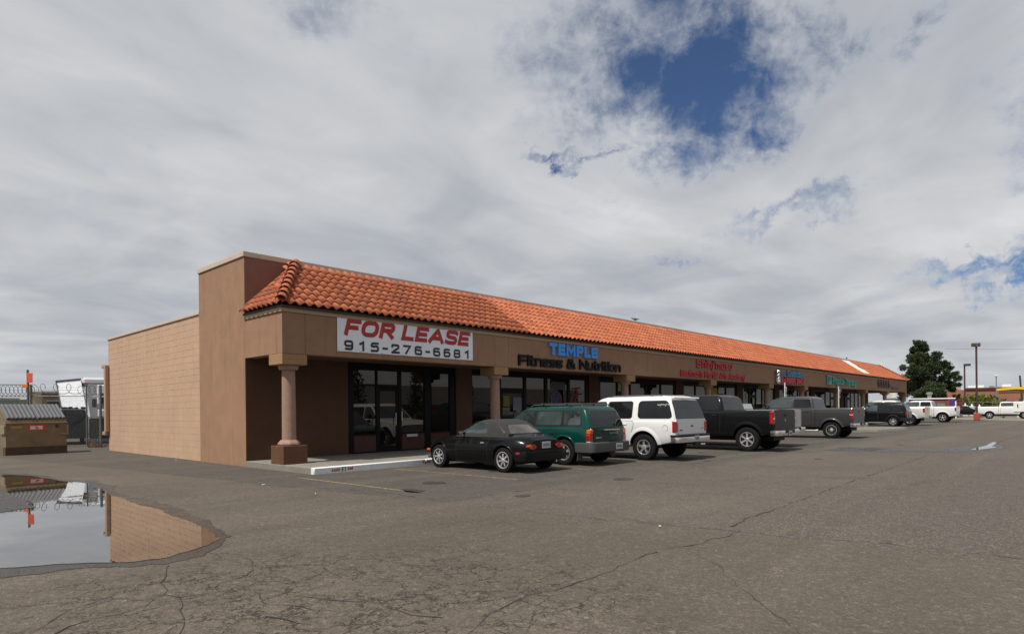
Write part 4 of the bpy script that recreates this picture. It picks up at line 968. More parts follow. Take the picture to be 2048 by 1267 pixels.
class Car:
    """local frame: rear axle at y=0, nose towards +y, left side at -x"""
    def __init__(s, name, label, cat, loc, rz, sp, pm, group=None):
        s.sp = sp; s.pm = pm; s.root = empty(name, loc, rz, label, cat, group)
        s.y0, s.y1 = sp['y0'], sp['y1']; s.W = sp['W']; s.wb = sp['wb']; s.body()
        s.wheels()
        if 'cab' in sp: s.cabin()
    def halfprof(s, y):
        sp = s.sp; T = smooth_tab(sp['T'], y); W = smooth_tab(sp['Wt'], y)*s.W; B = lerp_tab(sp['B'], y); r = sp.get('r', .07); crown = sp.get('crown', .015)
        H = T-B; bulge = sp.get('bulge', .03); tu = sp.get('tuck', .05)
        return [(0, B), (W*.8, B), (W-tu-.01, B+.02), (W-tu*.55, B+.10*H+.03), (W-tu*.2, B+.3*H), (W-.002, B+.52*H), (W-bulge*.15, B+.70*H), (W-bulge*.6, T-r*1.35),
                (W-bulge*.8-r*.12, T-r*.62), (W-bulge-r*.42, T-r*.2), (W-bulge-r, T-.004), (W*.6, T+crown*.5), (0, T+crown)]
    def side_x(s, y, z):
        pr = s.halfprof(y)[2:11]
        if z <= pr[0][1]: return pr[0][0]
        for (xa, za), (xb, zb) in zip(pr, pr[1:]):
            if za <= z <= zb and zb > za: return xa+(xb-xa)*(z-za)/(zb-za)
        return pr[-1][0]
    def body(s):
        sp = s.sp; ys = sp.get('ys')
        if not ys:
            n = 30; ys = [s.y0+(s.y1-s.y0)*i/n for i in range(n+1)]
            ys += [s.y0+.02, s.y0+.05, s.y0+.10, s.y1-.02, s.y1-.05, s.y1-.10]+[a for a, _ in sp['T']]
            ys = sorted(set(round(y, 3) for y in ys if s.y0 <= y <= s.y1))
        vs = []; rings = []
        for y in ys:
            hp = s.halfprof(y); ring = [(x, y, z) for x, z in hp]+[(-x, y, z) for x, z in hp[-2:0:-1]]; rings.append(len(ring)); vs += ring
        m_ = rings[0]; fs = []
        for i in range(len(ys)-1):
            for k in range(m_): fs.append((i*m_+k, i*m_+(k+1) % m_, (i+1)*m_+(k+1) % m_, (i+1)*m_+k))
        fs += [tuple(range(m_-1, -1, -1)), tuple(range((len(ys)-1)*m_, len(ys)*m_))]
        q = MB(); q.add(vs, fs); o = q.obj('body', [s.pm, blk], s.root); 
        c = MB(); R = sp['R']; ra = sp.get('ra', R*1.17)
        for ya in (0, s.wb):
            for sx in (-1, 1):
                xi, xo = sorted((sx*(s.W-.36), sx*(s.W+.3))); n = 28
                cz = R+.02
                c.prism([(ya+ra*math.cos(2*math.pi*k/n), cz+ra*math.sin(2*math.pi*k/n)*sp.get('rq', 1)) for k in range(n)], xi, xo, 'x')
        if 'bed' in sp:
            a, b_, zf = sp['bed']; c.box((-s.W+.13, a, zf), (s.W-.13, b_, 3))
        for bx in sp.get('cuts', []): c.box(*bx)
        c.m = [1]*len(c.f)
        co = c.obj('cutter', [s.pm, blk])
        md = o.modifiers.new('b', 'BOOLEAN'); md.operation = 'DIFFERENCE'; md.object = co; md.solver = 'EXACT'; md.use_self = True
        s.root.location, L_ = (0, 0, 0), s.root.location.copy(); rr_ = s.root.rotation_euler.copy(); s.root.rotation_euler = (0, 0, 0)
        dg = bpy.context.evaluated_depsgraph_get(); dg.update(); me = bpy.data.meshes.new_from_object(o.evaluated_get(dg)); me.name = 'body'
        o.modifiers.clear(); o.data = me; bpy.data.objects.remove(co); s.root.location = L_; s.root.rotation_euler = rr_
        for p_ in me.polygons: p_.use_smooth = True
        me.set_sharp_from_angle(angle=R_(32)); s.bodyo = o
    def cabin(s):
        # rings: (z, y_rear, y_front, halfwidth, corner)
        rings = s.sp['cab']; vs = []; fs = []; nc = 5
        for (z, yr, yf, w_, c) in rings:
            for (cx_, cy_, a0) in ((w_-c, yf-c*1.0, 0), (-w_+c, yf-c*1.0, 90), (-w_+c, yr+c, 180), (w_-c, yr+c, 270)):
                for k in range(nc+1):
                    a = R_(a0+90*k/nc); vs.append((cx_+c*math.cos(a), cy_+c*math.sin(a), z))
        m_ = 4*(nc+1)
        for i in range(len(rings)-1):
            for k in range(m_): fs.append((i*m_+k, i*m_+(k+1) % m_, (i+1)*m_+(k+1) % m_, (i+1)*m_+k))
        z, yr, yf, w_, c = rings[-1]; b = len(vs)
        for k in range(m_):
            v = vs[(len(rings)-1)*m_+k]; cxm, cym = 0, (yr+yf)/2; vs.append((v[0]*.82, cym+(v[1]-cym)*.86, z+s.sp.get('rcrown', .02)))
        for k in range(m_): fs.append(((len(rings)-1)*m_+k, (len(rings)-1)*m_+(k+1) % m_, b+(k+1) % m_, b+k))
        fs.append(tuple(range(b, b+m_)))
        q = MB(); q.add(vs, fs); q.obj('cabin', s.sp.get('cabmat', s.pm), s.root, smooth=38)
    def ringval(s, z, k):
        return lerp_tab([(r[0], r[k]) for r in s.sp['cab']], z)
    # --- surface patches ------------------------------------------------
    def patch(s, name, m_, fn, z0, z1, A, B, r=.04, off=.004, n=8, mcol=6, parent=None, depth=.010, label=None):
        """fn(a,z)->(point, outward normal); A=(a at z0, a at z1), B likewise"""
        zs = []
        H = z1-z0; r = min(r, H*.45)
        for i in range(5): zs.append(z0+r*(1-math.cos(math.pi/2*i/4)))
        for i in range(1, n): zs.append(z0+r+(H-2*r)*i/n)
        for i in range(5): zs.append(z1-r+r*math.sin(math.pi/2*i/4))
        vs = []; ok = []
        for z in zs:
            u = (z-z0)/H; a, b_ = A[0]+(A[1]-A[0])*u, B[0]+(B[1]-B[0])*u
            d = min(z-z0, z1-z); ins = r-math.sqrt(max(0, r*r-(r-min(d, r))**2))
            sg = 1 if b_ > a else -1; a += ins*sg; b_ -= ins*sg
            for k in range(mcol+1): ok.append((a+(b_-a)*k/mcol, z))
        nr = len(zs); mc = mcol+1; top = []; bot = []
        for (a, z) in ok:
            p_, nn = fn(a, z); top.append(p_+nn*off); bot.append(p_-nn*(depth))
        fs = []
        for j in range(nr-1):
            for i in range(mcol): a = j*mc+i; fs.append((a, a+1, a+mc+1, a+mc))
        nt = len(top); bd = [i for i in range(mc)]+[j*mc+mc-1 for j in range(1, nr)]+[(nr-1)*mc+i for i in range(mc-2, -1, -1)]+[j*mc for j in range(nr-2, 0, -1)]
        vs = top+[bot[i] for i in bd]
        for k in range(len(bd)): k2 = (k+1) % len(bd); fs.append((bd[k], bd[k2], nt+k2, nt+k))
        q = MB(); q.add(vs, fs); return q.obj(name, m_, parent or s.root, smooth=40, label=label)
    def f_body(s, sx):
        def fn(y, z):
            e = .02; x = s.side_x(y, z); dz = (s.side_x(y, z+e)-s.side_x(y, z-e))/(2*e); n_ = Vector((sx*1.0, 0, -dz)).normalized()
            return Vector((sx*x, y, z)), n_
        return fn
    def f_cab(s, sx):
        def fn(y, z):
            e = .02; x = s.ringval(z, 3); dz = (s.ringval(z+e, 3)-s.ringval(z-e, 3))/(2*e); return Vector((sx*x, y, z)), Vector((sx, 0, -dz)).normalized()
        return fn
    def f_rear(s, k=1, curve=0.0):
        sg = -1 if k == 1 else 1
        def fn(x, z):
            e = .02; y = s.ringval(z, k); dz = (s.ringval(z+e, k)-s.ringval(z-e, k))/(2*e)
            return Vector((x, y-sg*curve*x*x, z)), Vector((0, sg, -dz*sg)).normalized()
        return fn
    def f_tail(s, y=None):
        y = s.y0 if y is None else y
        return lambda x, z: (Vector((x, y, z)), Vector((0, -1, 0)))
    def side_win(s, z0, z1, A, B, r=.05, m_=None, both=True, **k):
        for sx in ((-1, 1) if both else (-1,)): s.patch('window', m_ or gcar, s.f_cab(sx), z0, z1, A, B, r, **k)
    def trim_win(s, z0, z1, A, B, r=.05, m_=None, g=.02):
        for sx in (-1, 1): s.patch('window_trim', m_ or blk, s.f_cab(sx), z0-g, z1+g, (A[0]-g, A[1]-g), (B[0]+g, B[1]+g), r+g, off=.002)
    def seam(s, z0, z1, A, B, r=.05, cut=None):
        for sx in (-1, 1):
            s.patch('door_gap', dark, s.f_body(sx), z0, z1, A, B, r, off=.0015)
            g = .015; s.patch('door', s.pm, s.f_body(sx), z0+g, z1-g, (A[0]+g, A[1]+g), (B[0]-g, B[1]-g), max(.01, r-g), off=.004)
    def wheels(s):
        sp = s.sp; R = sp['R']; w_ = sp['tw']; rr = sp['rr']; st = sp.get('rim', 'five'); rm = sp.get('rimmat', alloy)
        tp = [(rr-.005, w_*.40), (rr+.01, w_*.46), (rr+.35*(R-rr), w_*.5), (R-.035, w_*.485), (R-.012, w_*.44), (R, w_*.36), (R, w_*.12), (R-.006, w_*.115), (R-.006, w_*.08), (R, w_*.075), (R, -w_*.36), (R-.02, -w_*.45), (rr+.3*(R-rr), -w_*.5), (rr, -w_*.4)]
        q = MB(); q.lathe(tp, 40, 'x'); me = q.mesh('wheel', rub, 30)
        q = MB(); q.lathe([(rr-.0, w_*.43), (rr+.004, w_*.47), (rr-.012, w_*.475), (rr-.022, w_*.40), (rr-.03, w_*.1)], 36, 'x')
        q.f = q.f[:-1]; q.m = q.m[:-1]   # open barrel
        q.f = [f_ for f_ in q.f if len(f_) == 4]; q.m = [0]*len(q.f)
        ds = w_*.36
        def spoke(ang, wi, wo, r0_, r1_, x0=None, x1=None):
            Mx = Matrix.Rotation(ang, 4, 'X'); x0 = ds if x0 is None else x0; x1 = w_*.44 if x1 is None else x1
            vs = []
            for (r_, ww, xx) in ((r0_, wi, x0+.012), ((r0_+r1_)/2, (wi+wo)/2*.92, (x0+x1)/2+.006), (r1_, wo, x1-.012)):
                vs += [(xx, -ww/2, r_), (xx, ww/2, r_), (xx-.03, ww/2*1.2, r_), (xx-.03, -ww/2*1.2, r_)]
            vs = [Mx @ Vector(v) for v in vs]; fs = []
            for j in (0, 4):
                for k in range(4): fs.append((j+k, j+(k+1) % 4, j+4+(k+1) % 4, j+4+k))
            q.add(vs, fs)
        if st == 'seven':
            for k in range(7): spoke(2*math.pi*k/7, .032, .052, .03, rr-.012)
            hub = .045
        elif st == 'double':
            for k in range(5):
                for d in (-.13, .13): spoke(2*math.pi*k/5+d, .028, .026, .06, rr-.012)
            hub = .085
        elif st == 'six':
            for k in range(6): spoke(2*math.pi*k/6, .052, .075, .04, rr-.012)
            hub = .06
        elif st == 'steel':
            for k in range(5): spoke(2*math.pi*k/5, .16, .15, .05, rr-.02, ds-.01, ds+.02)
            hub = .08
        else:
            for k in range(5): spoke(2*math.pi*k/5, .06, .075, .03, rr-.012)
            hub = .06
        q.lathe([(hub+.02, ds-.03), (hub+.01, ds+.005), (hub*.7, ds+.022), (.01, ds+.026)], 18, 'x')
        rme = q.mesh('rim', rm, 35)
        dk = MB(); dk.lathe([(rr-.026, -w_*.1), (rr-.026, w_*.02), (.02, w_*.02), (.02, -w_*.1)], 24, 'x'); dme = dk.mesh('brake_disc', mat('brake', (.03, .028, .026), .7))
        for ya in (0, s.wb):
            for sx in (-1, 1):
                o = link('wheel', me, s.root, (sx*(s.W-w_*.5-sp.get('wi', .015)), ya, R)); o.rotation_euler = (rnd.uniform(0, 6) if 0 else .3*ya, 0, 0)
                if sx < 0: o.rotation_euler = (.3*ya, 0, math.pi)
                link('rim', rme, o); link('brake_disc', dme, o)
    def lip(s, m_=None, wdt=.05, th_=.02, rq=None):
        R = s.sp['R']; ra = s.sp.get('ra', R*1.17)
        for ya in (0, s.wb):
            for sx in (-1, 1):
                vs = []; fs = []; n = 26
                for k in range(n+1):
                    a = R_(-18+216*k/n); 
                    for (rr_, o_) in ((ra-.006, .0), (ra-.004, th_), (ra+wdt*.5, th_*.9), (ra+wdt, .001), (ra+wdt, -.02)):
                        y = ya+rr_*math.cos(a); z = R+.02+rr_*math.sin(a); z = max(z, lerp_tab(s.sp['B'], y)+.01)
                        vs.append((sx*(s.side_x(y, z)+o_), y, z))
                for k in range(n):
                    for j in range(4): fs.append((k*5+j, (k+1)*5+j, (k+1)*5+j+1, k*5+j+1))
                q = MB(); q.add(vs, fs); q.obj('fender_lip', m_ or s.pm, s.root, smooth=60)
    def bx(s, name, a, b_, m_, r=.012, label=None, mir=False, parent=None):
        o = MB().bbox(a, b_, r).obj(name, m_, parent or s.root, smooth=None, label=label)
        if mir: MB().bbox((-b_[0], a[1], a[2]), (-a[0], b_[1], b_[2]), r).obj(name, m_, parent or s.root, label=label)
        return o
    def bumper(s, z0, z1, m_, ext=.10, wrap=.35, name='bumper', inset=.0, front=False, cap=None, wadd=.0, rnd_=.12):
        W = s.W-inset+wadd; y = s.y1 if front else s.y0; sg = 1 if front else -1
        out = [(-W, y-sg*wrap), (-W, y-sg*.02)]
        for k in range(5): a = R_(90*k/4); out.append((-W+rnd_-rnd_*math.cos(a), y+sg*(ext-rnd_)+sg*rnd_*math.sin(a)) if ext > rnd_ else (-W+rnd_-rnd_*math.cos(a), y+sg*ext*math.sin(a)))
        out += [(-x, yy) for x, yy in out[::-1]]
        vs = []; fs = []; n = len(out)
        prof = [(0.02, 0.0), (0.0, .02), (0.0, .5), (0, .98), (.02, 1.0), (.14, 1.0)]
        prof = [(.03, 0.0), (0.004, .06), (0, .3), (0, .7), (.004, .94), (.03, 1.0), (.14, 1.0), (.14, 0)]
        cx_, cy_ = 0, y-sg*.5
        for (ins, u) in prof:
            for (x, yy) in out:
                sx = (W-ins)/W; d = (abs(yy-cy_)-ins)/max(abs(yy-cy_), 1e-4) if abs(yy-(y-sg*wrap)) > .001 else 1
                vs.append((x*sx, cy_+(yy-cy_)*d, z0+(z1-z0)*u))
        np_ = len(prof)
        for j in range(np_):
            for k in range(n-1): j2 = (j+1) % np_; fs.append((j*n+k, j*n+k+1, j2*n+k+1, j2*n+k))
        for e in (0, n-1): fs.append(tuple(j*n+e for j in range(np_)))
        q = MB(); q.add(vs, fs); return q.obj(name, m_, s.root, smooth=40)
    def mirror(s, y, z, m_, w_=.2, h=.17, d=.09, out=.06):
        W = s.sp['cab'][0][3]
        for sx in (-1, 1):
            a, b_ = sorted((sx*(W+out), sx*(W+out+w_))); q = MB(); q.bbox((a, y-d/2, z), (b_, y+d/2, z+h), .03)
            a2, b2 = sorted((sx*(W-.05), sx*(W+out+.03))); q.bbox((a2, y-.02, z+.02), (b2, y+.03, z+.07), .01); o = q.obj('mirror', m_, s.root)
            MB().box((a+.015, y-d/2-.004, z+.02), (b_-.015, y-d/2-.001, z+h-.02)).obj('mirror_glass', chrome, o)
    def plate(s, x, y, z, m_=None):
        q = MB(); q.bbox((x-.152, y-.006, z), (x+.152, y, z+.152), .003); o = q.obj('licence_plate', mat('plate', (.42, .43, .45), .5, var=.1, vscale=30), s.root)
        q = MB()
        for k in range(6): q.box((x-.11+k*.038, y-.0085, z+.045), (x-.11+k*.038+.022, y-.0065, z+.105))
        q.obj('plate_marks', mat('plate_ink', (.05, .06, .12), .6), o)
    def tailtext(s, txt, x0, x1, z0, z1, y, m_=None, nm='badge_letter'):
        letters(txt, x0, x1, z0, z1, y, m_ or chrome, s.root, nm, extrude=.3, depth=.006, wt=.17, gap=.3)
    def rearlights(s, z0, z1, xin, ydep, m_=None, out=.010, back=.012, y=None, r=.03, x_out=None):
        y = s.y0 if y is None else y; W = x_out or s.side_x(y+.08, (z0+z1)/2); os = []
        for sx in (-1, 1):
            a, b_ = sorted((sx*(W-xin), sx*(W+out))); os.append(MB().bbox((a, y-back, z0), (b_, y+ydep, z1), min(r, .022)).obj('tail_light', m_ or red_l, s.root))
        return os

# ---- paints
p_black = paint('paint_black', (.004, .0045, .005), .24, 0, .2, .015)
p_green = paint('paint_green', (.001, .036, .028), .26, .05, .4, .04)
p_white = paint('paint_white', (.64, .645, .65), .3, 0, .6, .12)
p_char = paint('paint_charcoal', (.046, .046, .046), .32, .25, .4, .06)
p_dk = paint('paint_graphite', (.006, .0065, .007), .28, 0, .12, .015)
p_silv = paint('paint_silver', (.46, .46, .46), .3, .5, .8, .12)
clad = mat('cladding_grey', (.050, .052, .056), .6, var=.1, vscale=4)
cloth = mat('soft_top_cloth', (.024, .0235, .023), .95, var=.15, vscale=12, bump=.2, bscale=120)

# ---------- roadster
sp = dict(y0=-.64, y1=2.97, W=.80, wb=2.265, R=.288, rr=.192, tw=.19, rim='seven', ra=.33, r=.19, bulge=.07, tuck=.10, crown=.035,
    T=[(-.64, .70), (-.61, .745), (-.52, .78), (-.3, .83), (0, .85), (.4, .845), (1.2, .845), (1.6, .84), (2.2, .79), (2.5, .73), (2.8, .63), (2.92, .53), (2.97, .44)],
    Wt=[(-.64, .80), (-.60, .86), (-.45, .94), (-.3, .985), (0, 1.0), (.6, .975), (1.2, .965), (1.8, .975), (2.3, .99), (2.6, .95), (2.85, .84), (2.97, .68)],
    B=[(-.64, .30), (-.4, .20), (0, .17), (2.6, .17), (2.97, .22)], rcrown=.012, cabmat=cloth,
    cab=[(.80, -.10, 1.80, .66, .10), (.86, -.05, 1.66, .645, .10), (.98, .10, 1.44, .615, .12), (1.10, .24, 1.22, .57, .13), (1.17, .36, 1.08, .53, .16), (1.205, .50, .98, .47, .17)])
C_ = Car('roadster', 'small black convertible with a black cloth top parked nearest the end pillar', 'car', (2.95+.80, -4.62, 0), R_(0.0), sp, p_black)
C_.side_win(.885, 1.135, (.62, .70), (1.42, 1.10), .03, gcar_l)
C_.patch('quarter_window', gcar_l, C_.f_cab(-1), .885, 1.0, (1.44, 1.30), (1.62, 1.33), .008); C_.patch('quarter_window', gcar_l, C_.f_cab(1), .885, 1.0, (1.44, 1.30), (1.62, 1.33), .008)
C_.patch('windshield_frame', p_black, C_.f_rear(2), .84, 1.165, (-.62, -.53), (.62, .53), .03, off=.006, mcol=8)
C_.patch('windshield', gcar, C_.f_rear(2), .87, 1.13, (-.55, -.47), (.55, .47), .03, off=.010, mcol=8)
C_.patch('rear_window', gplas, C_.f_rear(1), .885, 1.085, (-.52, -.36), (.52, .36), .05, off=.006, mcol=8)
C_.patch('rear_window', gplas, C_.f_cab(-1), .90, 1.07, (.02, .25), (.10, .30), .02, off=.004)
q = MB(); q.tube([(x, -.05+0*x, .868+.0*x) for x in (-.62, 0, .62)], .015, 6); q.obj('tonneau_rail', blk, C_.root)
C_.seam(.26, .80, (.52, .50), (1.62, 1.62), .06)
C_.lip(None, .03, .012)
for sx in (-1, 1):
    q = MB(); n = 20; q.prism([(sx*.49+.135*math.cos(2*math.pi*k/n), .60+.062*math.sin(2*math.pi*k/n)+.0*k) for k in range(n)], -.68, -.58, 'y'); q.obj('tail_light', red_l, C_.root)
    q = MB(); q.prism([(sx*.56+.048*math.cos(2*math.pi*k/n), .60+.045*math.sin(2*math.pi*k/n)) for k in range(n)], -.686, -.67, 'y'); q.obj('turn_signal', org_l, C_.root)
C_.bx('side_marker', (-.775, -.52, .43), (-.72, -.40, .475), red_l, .006); C_.bx('side_marker', (-.76, 2.62, .43), (-.70, 2.74, .48), org_l, .006)
C_.bx('plate_recess', (-.22, -.655, .545), (.22, -.62, .70), blk, .006); C_.plate(.0, -.662, .55)
C_.bumper(.26, .505, p_black, ext=.08, wrap=.28, inset=.035, rnd_=.30)
q = MB(); q.tube([(.30, -.72, .24), (.30, -.45, .24)], .03, 10); q.obj('tail_pipe', chrome, C_.root)
C_.bx('door_handle', (-.802, .60, .655), (-.765, .72, .69), chrome, .006); C_.bx('door_handle', (.765, .60, .655), (.802, .72, .69), chrome, .006)
C_.mirror(1.42, .84, p_black, .15, .11, .09, .08)
q = MB(); q.tube([(.55, -.35, .84), (.55, -.37, 1.02)], .004, 4); q.obj('aerial', blk, C_.root)
for x in (-.10, .18): MB().tube([(x, -.42, .83), (x, -.42, .87)], .006, 5).obj('lid_stop', chrome, C_.root)

# ---------- green wagon
sp = dict(y0=-.82, y1=3.42, W=.868, wb=2.525, R=.335, rr=.205, tw=.215, rim='five', ra=.40, r=.06, bulge=.03, tuck=.05, crown=.02,
    T=[(-.82, .97), (0, .985), (1.6, .975), (2.3, .96), (2.7, .91), (3.1, .84), (3.35, .76), (3.42, .68)],
    Wt=[(-.82, .90), (-.76, .955), (-.6, .985), (-.3, 1), (2.8, 1), (3.1, .97), (3.3, .90), (3.42, .78)],
    B=[(-.82, .40), (-.5, .30), (0, .28), (2.8, .28), (3.42, .34)], rcrown=.025,
    cab=[(.93, -.82, 2.36, .82, .10), (.99, -.815, 2.24, .805, .10), (1.2, -.74, 1.92, .755, .10), (1.40, -.645, 1.60, .705, .10), (1.47, -.60, 1.46, .675, .12), (1.505, -.52, 1.34, .62, .14)])
C_ = Car('station_wagon', 'dark green station wagon with grey lower cladding parked beside the black roadster', 'car', (5.33+.868, -4.52, 0), R_(0), sp, p_green)
C_.trim_win(1.03, 1.40, (-.54, -.45), (2.02, 1.52), .04)
C_.side_win(1.04, 1.39, (-.52, -.46), (.02, .05), .05, gcar_l); C_.side_win(1.04, 1.39, (.12, .12), (.98, .98), .03, gcar_l); C_.side_win(1.04, 1.39, (1.08, 1.05), (1.98, 1.52), .03, gcar_l)
C_.patch('rear_window', gcar, C_.f_rear(1), 1.03, 1.40, (-.70, -.60), (.70, .60), .06, off=.005, mcol=8)
C_.patch('windshield', gcar_l, C_.f_rear(2), 1.01, 1.42, (-.70, -.60), (.70, .60), .05, off=.005, mcol=8)
C_.seam(.36, .955, (.32, .10), (1.02, 1.02), .08); C_.seam(.36, .955, (1.05, 1.05), (2.0, 2.02), .05)
for sx in (-1, 1):
    for ya, yb in ((-.79, -.42), (.42, 2.1), (2.95, 3.3)): C_.patch('cladding', clad, C_.f_body(sx), .31, .47, (ya, ya), (yb, yb), .02, off=.018)
C_.bumper(.34, .60, clad, ext=.14, wrap=.42, wadd=.012, rnd_=.16); C_.lip(None, .035, .012)
ls = C_.rearlights(.62, .80, .15, .12, red_l); C_.rearlights(.80, .93, .15, .12, org_l); C_.rearlights(.595, .625, .15, .12, clr_l)
C_.patch('hatch', p_green, C_.f_tail(-.822), .60, .955, (-.66, -.66), (.66, .66), .04, off=.008)
C_.bx('hatch_trim', (-.35, -.952, .895), (.35, -.828, .925), chrome, .004)
C_.tailtext('SUBARU', .02, .42, .80, .845, -.834, mat('badge_grey', (.4, .42, .42), .4))
C_.tailtext('FORESTER', -.56, -.33, .70, .725, -.834, mat('badge_grey', (.4, .42, .42), .4))
C_.plate(.30, -.965, .40)
for sx in (-1, 1):
    q = MB(); x = sx*.60; q.tube([(x, -.45, 1.50), (x, -.42, 1.56), (x, 1.2, 1.57), (x, 1.3, 1.51)], .018, 6); q.obj('roof_rail', clad, C_.root)
for y in (.05, .85): q = MB(); q.bbox((-.68, y-.03, 1.585), (.68, y+.03, 1.61), .01); q.obj('roof_bar', clad, C_.root)
C_.mirror(1.92, 1.0, p_green, .17, .13, .1); C_.bx('door_handle', (-.876, .30, .80), (-.84, .48, .84), blk, .008); C_.bx('door_handle', (-.876, 1.2, .80), (-.84, 1.38, .84), blk, .008)
for sx in (-1, 1): a, b_ = sorted((sx*.64, sx*.85)); C_.bx('mud_flap', (a, -.47, .14), (b_, -.45, .42), clad, .006)
# seats seen through the glass are left out; the glass is dark
# ---------- white SUV
sp = dict(y0=-1.02, y1=3.95, W=.99, wb=3.02, R=.385, rr=.22, tw=.26, rim='double', rimmat=alloy, ra=.47, r=.05, bulge=.03, tuck=.04, crown=.02,
    T=[(-1.02, 1.18), (2.3, 1.18), (2.7, 1.16), (3.3, 1.12), (3.75, 1.05), (3.95, .92)],
    Wt=[(-1.02, .955), (-.94, .985), (-.7, 1), (3.2, 1), (3.6, .96), (3.85, .90), (3.95, .82)],
    B=[(-1.02, .56), (-.5, .46), (0, .44), (3.2, .42), (3.95, .45)], rcrown=.03,
    cab=[(1.14, -1.015, 2.50, .955, .08), (1.2, -1.01, 2.42, .945, .08), (1.5, -.92, 2.05, .885, .09), (1.74, -.82, 1.75, .835, .10), (1.82, -.76, 1.62, .80, .13), (1.86, -.67, 1.50, .74, .15)])
C_ = Car('suv', 'white full-size SUV with tinted rear windows and a chrome bumper', 'suv', (7.87+.945, -5.36, 0), R_(0), sp, p_white)
C_.root.scale = (.955, .955, .955)
C_.trim_win(1.235, 1.72, (-.92, -.74), (.20, .20), .10); C_.side_win(1.245, 1.71, (-.91, -.74), (.19, .19), .09)
C_.trim_win(1.235, 1.72, (.42, .42), (1.26, 1.26), .06); C_.side_win(1.245, 1.71, (.43, .43), (1.25, 1.25), .06)
C_.trim_win(1.235, 1.72, (1.36, 1.36), (2.28, 1.72), .05); C_.side_win(1.245, 1.71, (1.37, 1.37), (2.26, 1.71), .05, gcar_l)
C_.patch('rear_window', gcar, C_.f_rear(1), 1.20, 1.73, (-.88, -.78), (.88, .78), .05, off=.006, mcol=8)
C_.patch('windshield', gcar_l, C_.f_rear(2), 1.22, 1.76, (-.84, -.72), (.84, .72), .06, off=.006, mcol=8)
C_.seam(.50, 1.16, (.46, .30), (1.26, 1.28), .12); C_.seam(.50, 1.16, (1.31, 1.31), (2.28, 2.30), .06)
C_.lip(None, .10, .022); C_.bumper(.53, .70, chrome, ext=.15, wrap=.12, rnd_=.12); C_.bumper(.70, .755, blk, ext=.15, wrap=.14, rnd_=.12, name='bumper_pad')
C_.patch('tailgate_gap', dark, C_.f_tail(-1.021), .755, 1.195, (-.80, -.80), (.80, .80), .03, off=.002); C_.patch('tailgate', p_white, C_.f_tail(-1.021), .762, 1.195, (-.79, -.79), (.79, .79), .03, off=.006)
ls = C_.rearlights(.82, 1.14, .15, .10, red_l, .012); C_.bx('spoiler_light', (-.22, -.87, 1.775), (  .22, -.80, 1.80), red_l, .006)
q = MB(); q.bbox((-.78, -.90, 1.775), (.78, -.80, 1.835), .02); q.obj('spoiler', p_white, C_.root)
C_.bx('badge', (-.03, -1.04, .975), (.09, -1.028, 1.02), mat('badge_dark', (.02, .02, .03), .4), .004); C_.bx('badge', (-.72, -1.038, .865), (-.56, -1.028, .90), mat('badge_dark', (.02, .02, .03), .4), .004); C_.bx('badge', (.66, -1.038, .90), (.72, -1.028, .94), red_l, .004)
C_.plate(.05, -1.175, .56); C_.mirror(2.05, 1.2, blk, .2, .2, .1)
for sx in (-1, 1): q = MB(); x = sx*.70; q.tube([(x, -.5, 1.85), (x, -.4, 1.90), (x, 1.2, 1.90), (x, 1.35, 1.85)], .02, 6); q.obj('roof_rail', clad, C_.root)
for y in (-.1, .8): q = MB(); q.bbox((-.72, y-.03, 1.90), (.72, y+.03, 1.925), .01); q.obj('roof_bar', clad, C_.root)
for y in (.56, 1.45): C_.bx('door_handle', (-1.0, y, 1.03), (-.965, y+.18, 1.07), p_white, .01); C_.bx('handle_recess', (-.992, y+.03, 1.045), (-.984, y+.15, 1.06), blk, .003)
q = MB(); q.tube([(0, .085*math.cos(2*math.pi*k/24), .085*math.sin(2*math.pi*k/24)) for k in range(24)], .0035, 4, True); q.obj('fuel_cap_ring', clad, C_.root, loc=(-C_.side_x(-.72, .95), -.72, .95))
for sx in (-1, 1): C_.patch('body_moulding', blk, C_.f_body(sx), .735, .765, (.60, .60), (2.25, 2.25), .008, off=.012)
q = MB(); 
for k in range(7):
    y = -.80+k*.055; q.tube([(-.862-.0, y, 1.60+.03*math.sin(k*2.1)), (-.866, y+.03, 1.64), (-.868, y+.05, 1.605)], .009, 4)
q.v = [(-(C_.ringval(v[2], 3))-.012, v[1], v[2]) for v in q.v]; q.obj('window_sticker', white_p, C_.root)
q = MB(); q.tube([(.62, -1.14, .44), (.55, -1.05, .44), (.52, -.9, .46)], .035, 10); q.obj('tail_pipe', chrome, C_.root)
C_.bx('tow_hitch', (-.06, -1.22, .44), (.16, -1.1, .52), blk, .01)

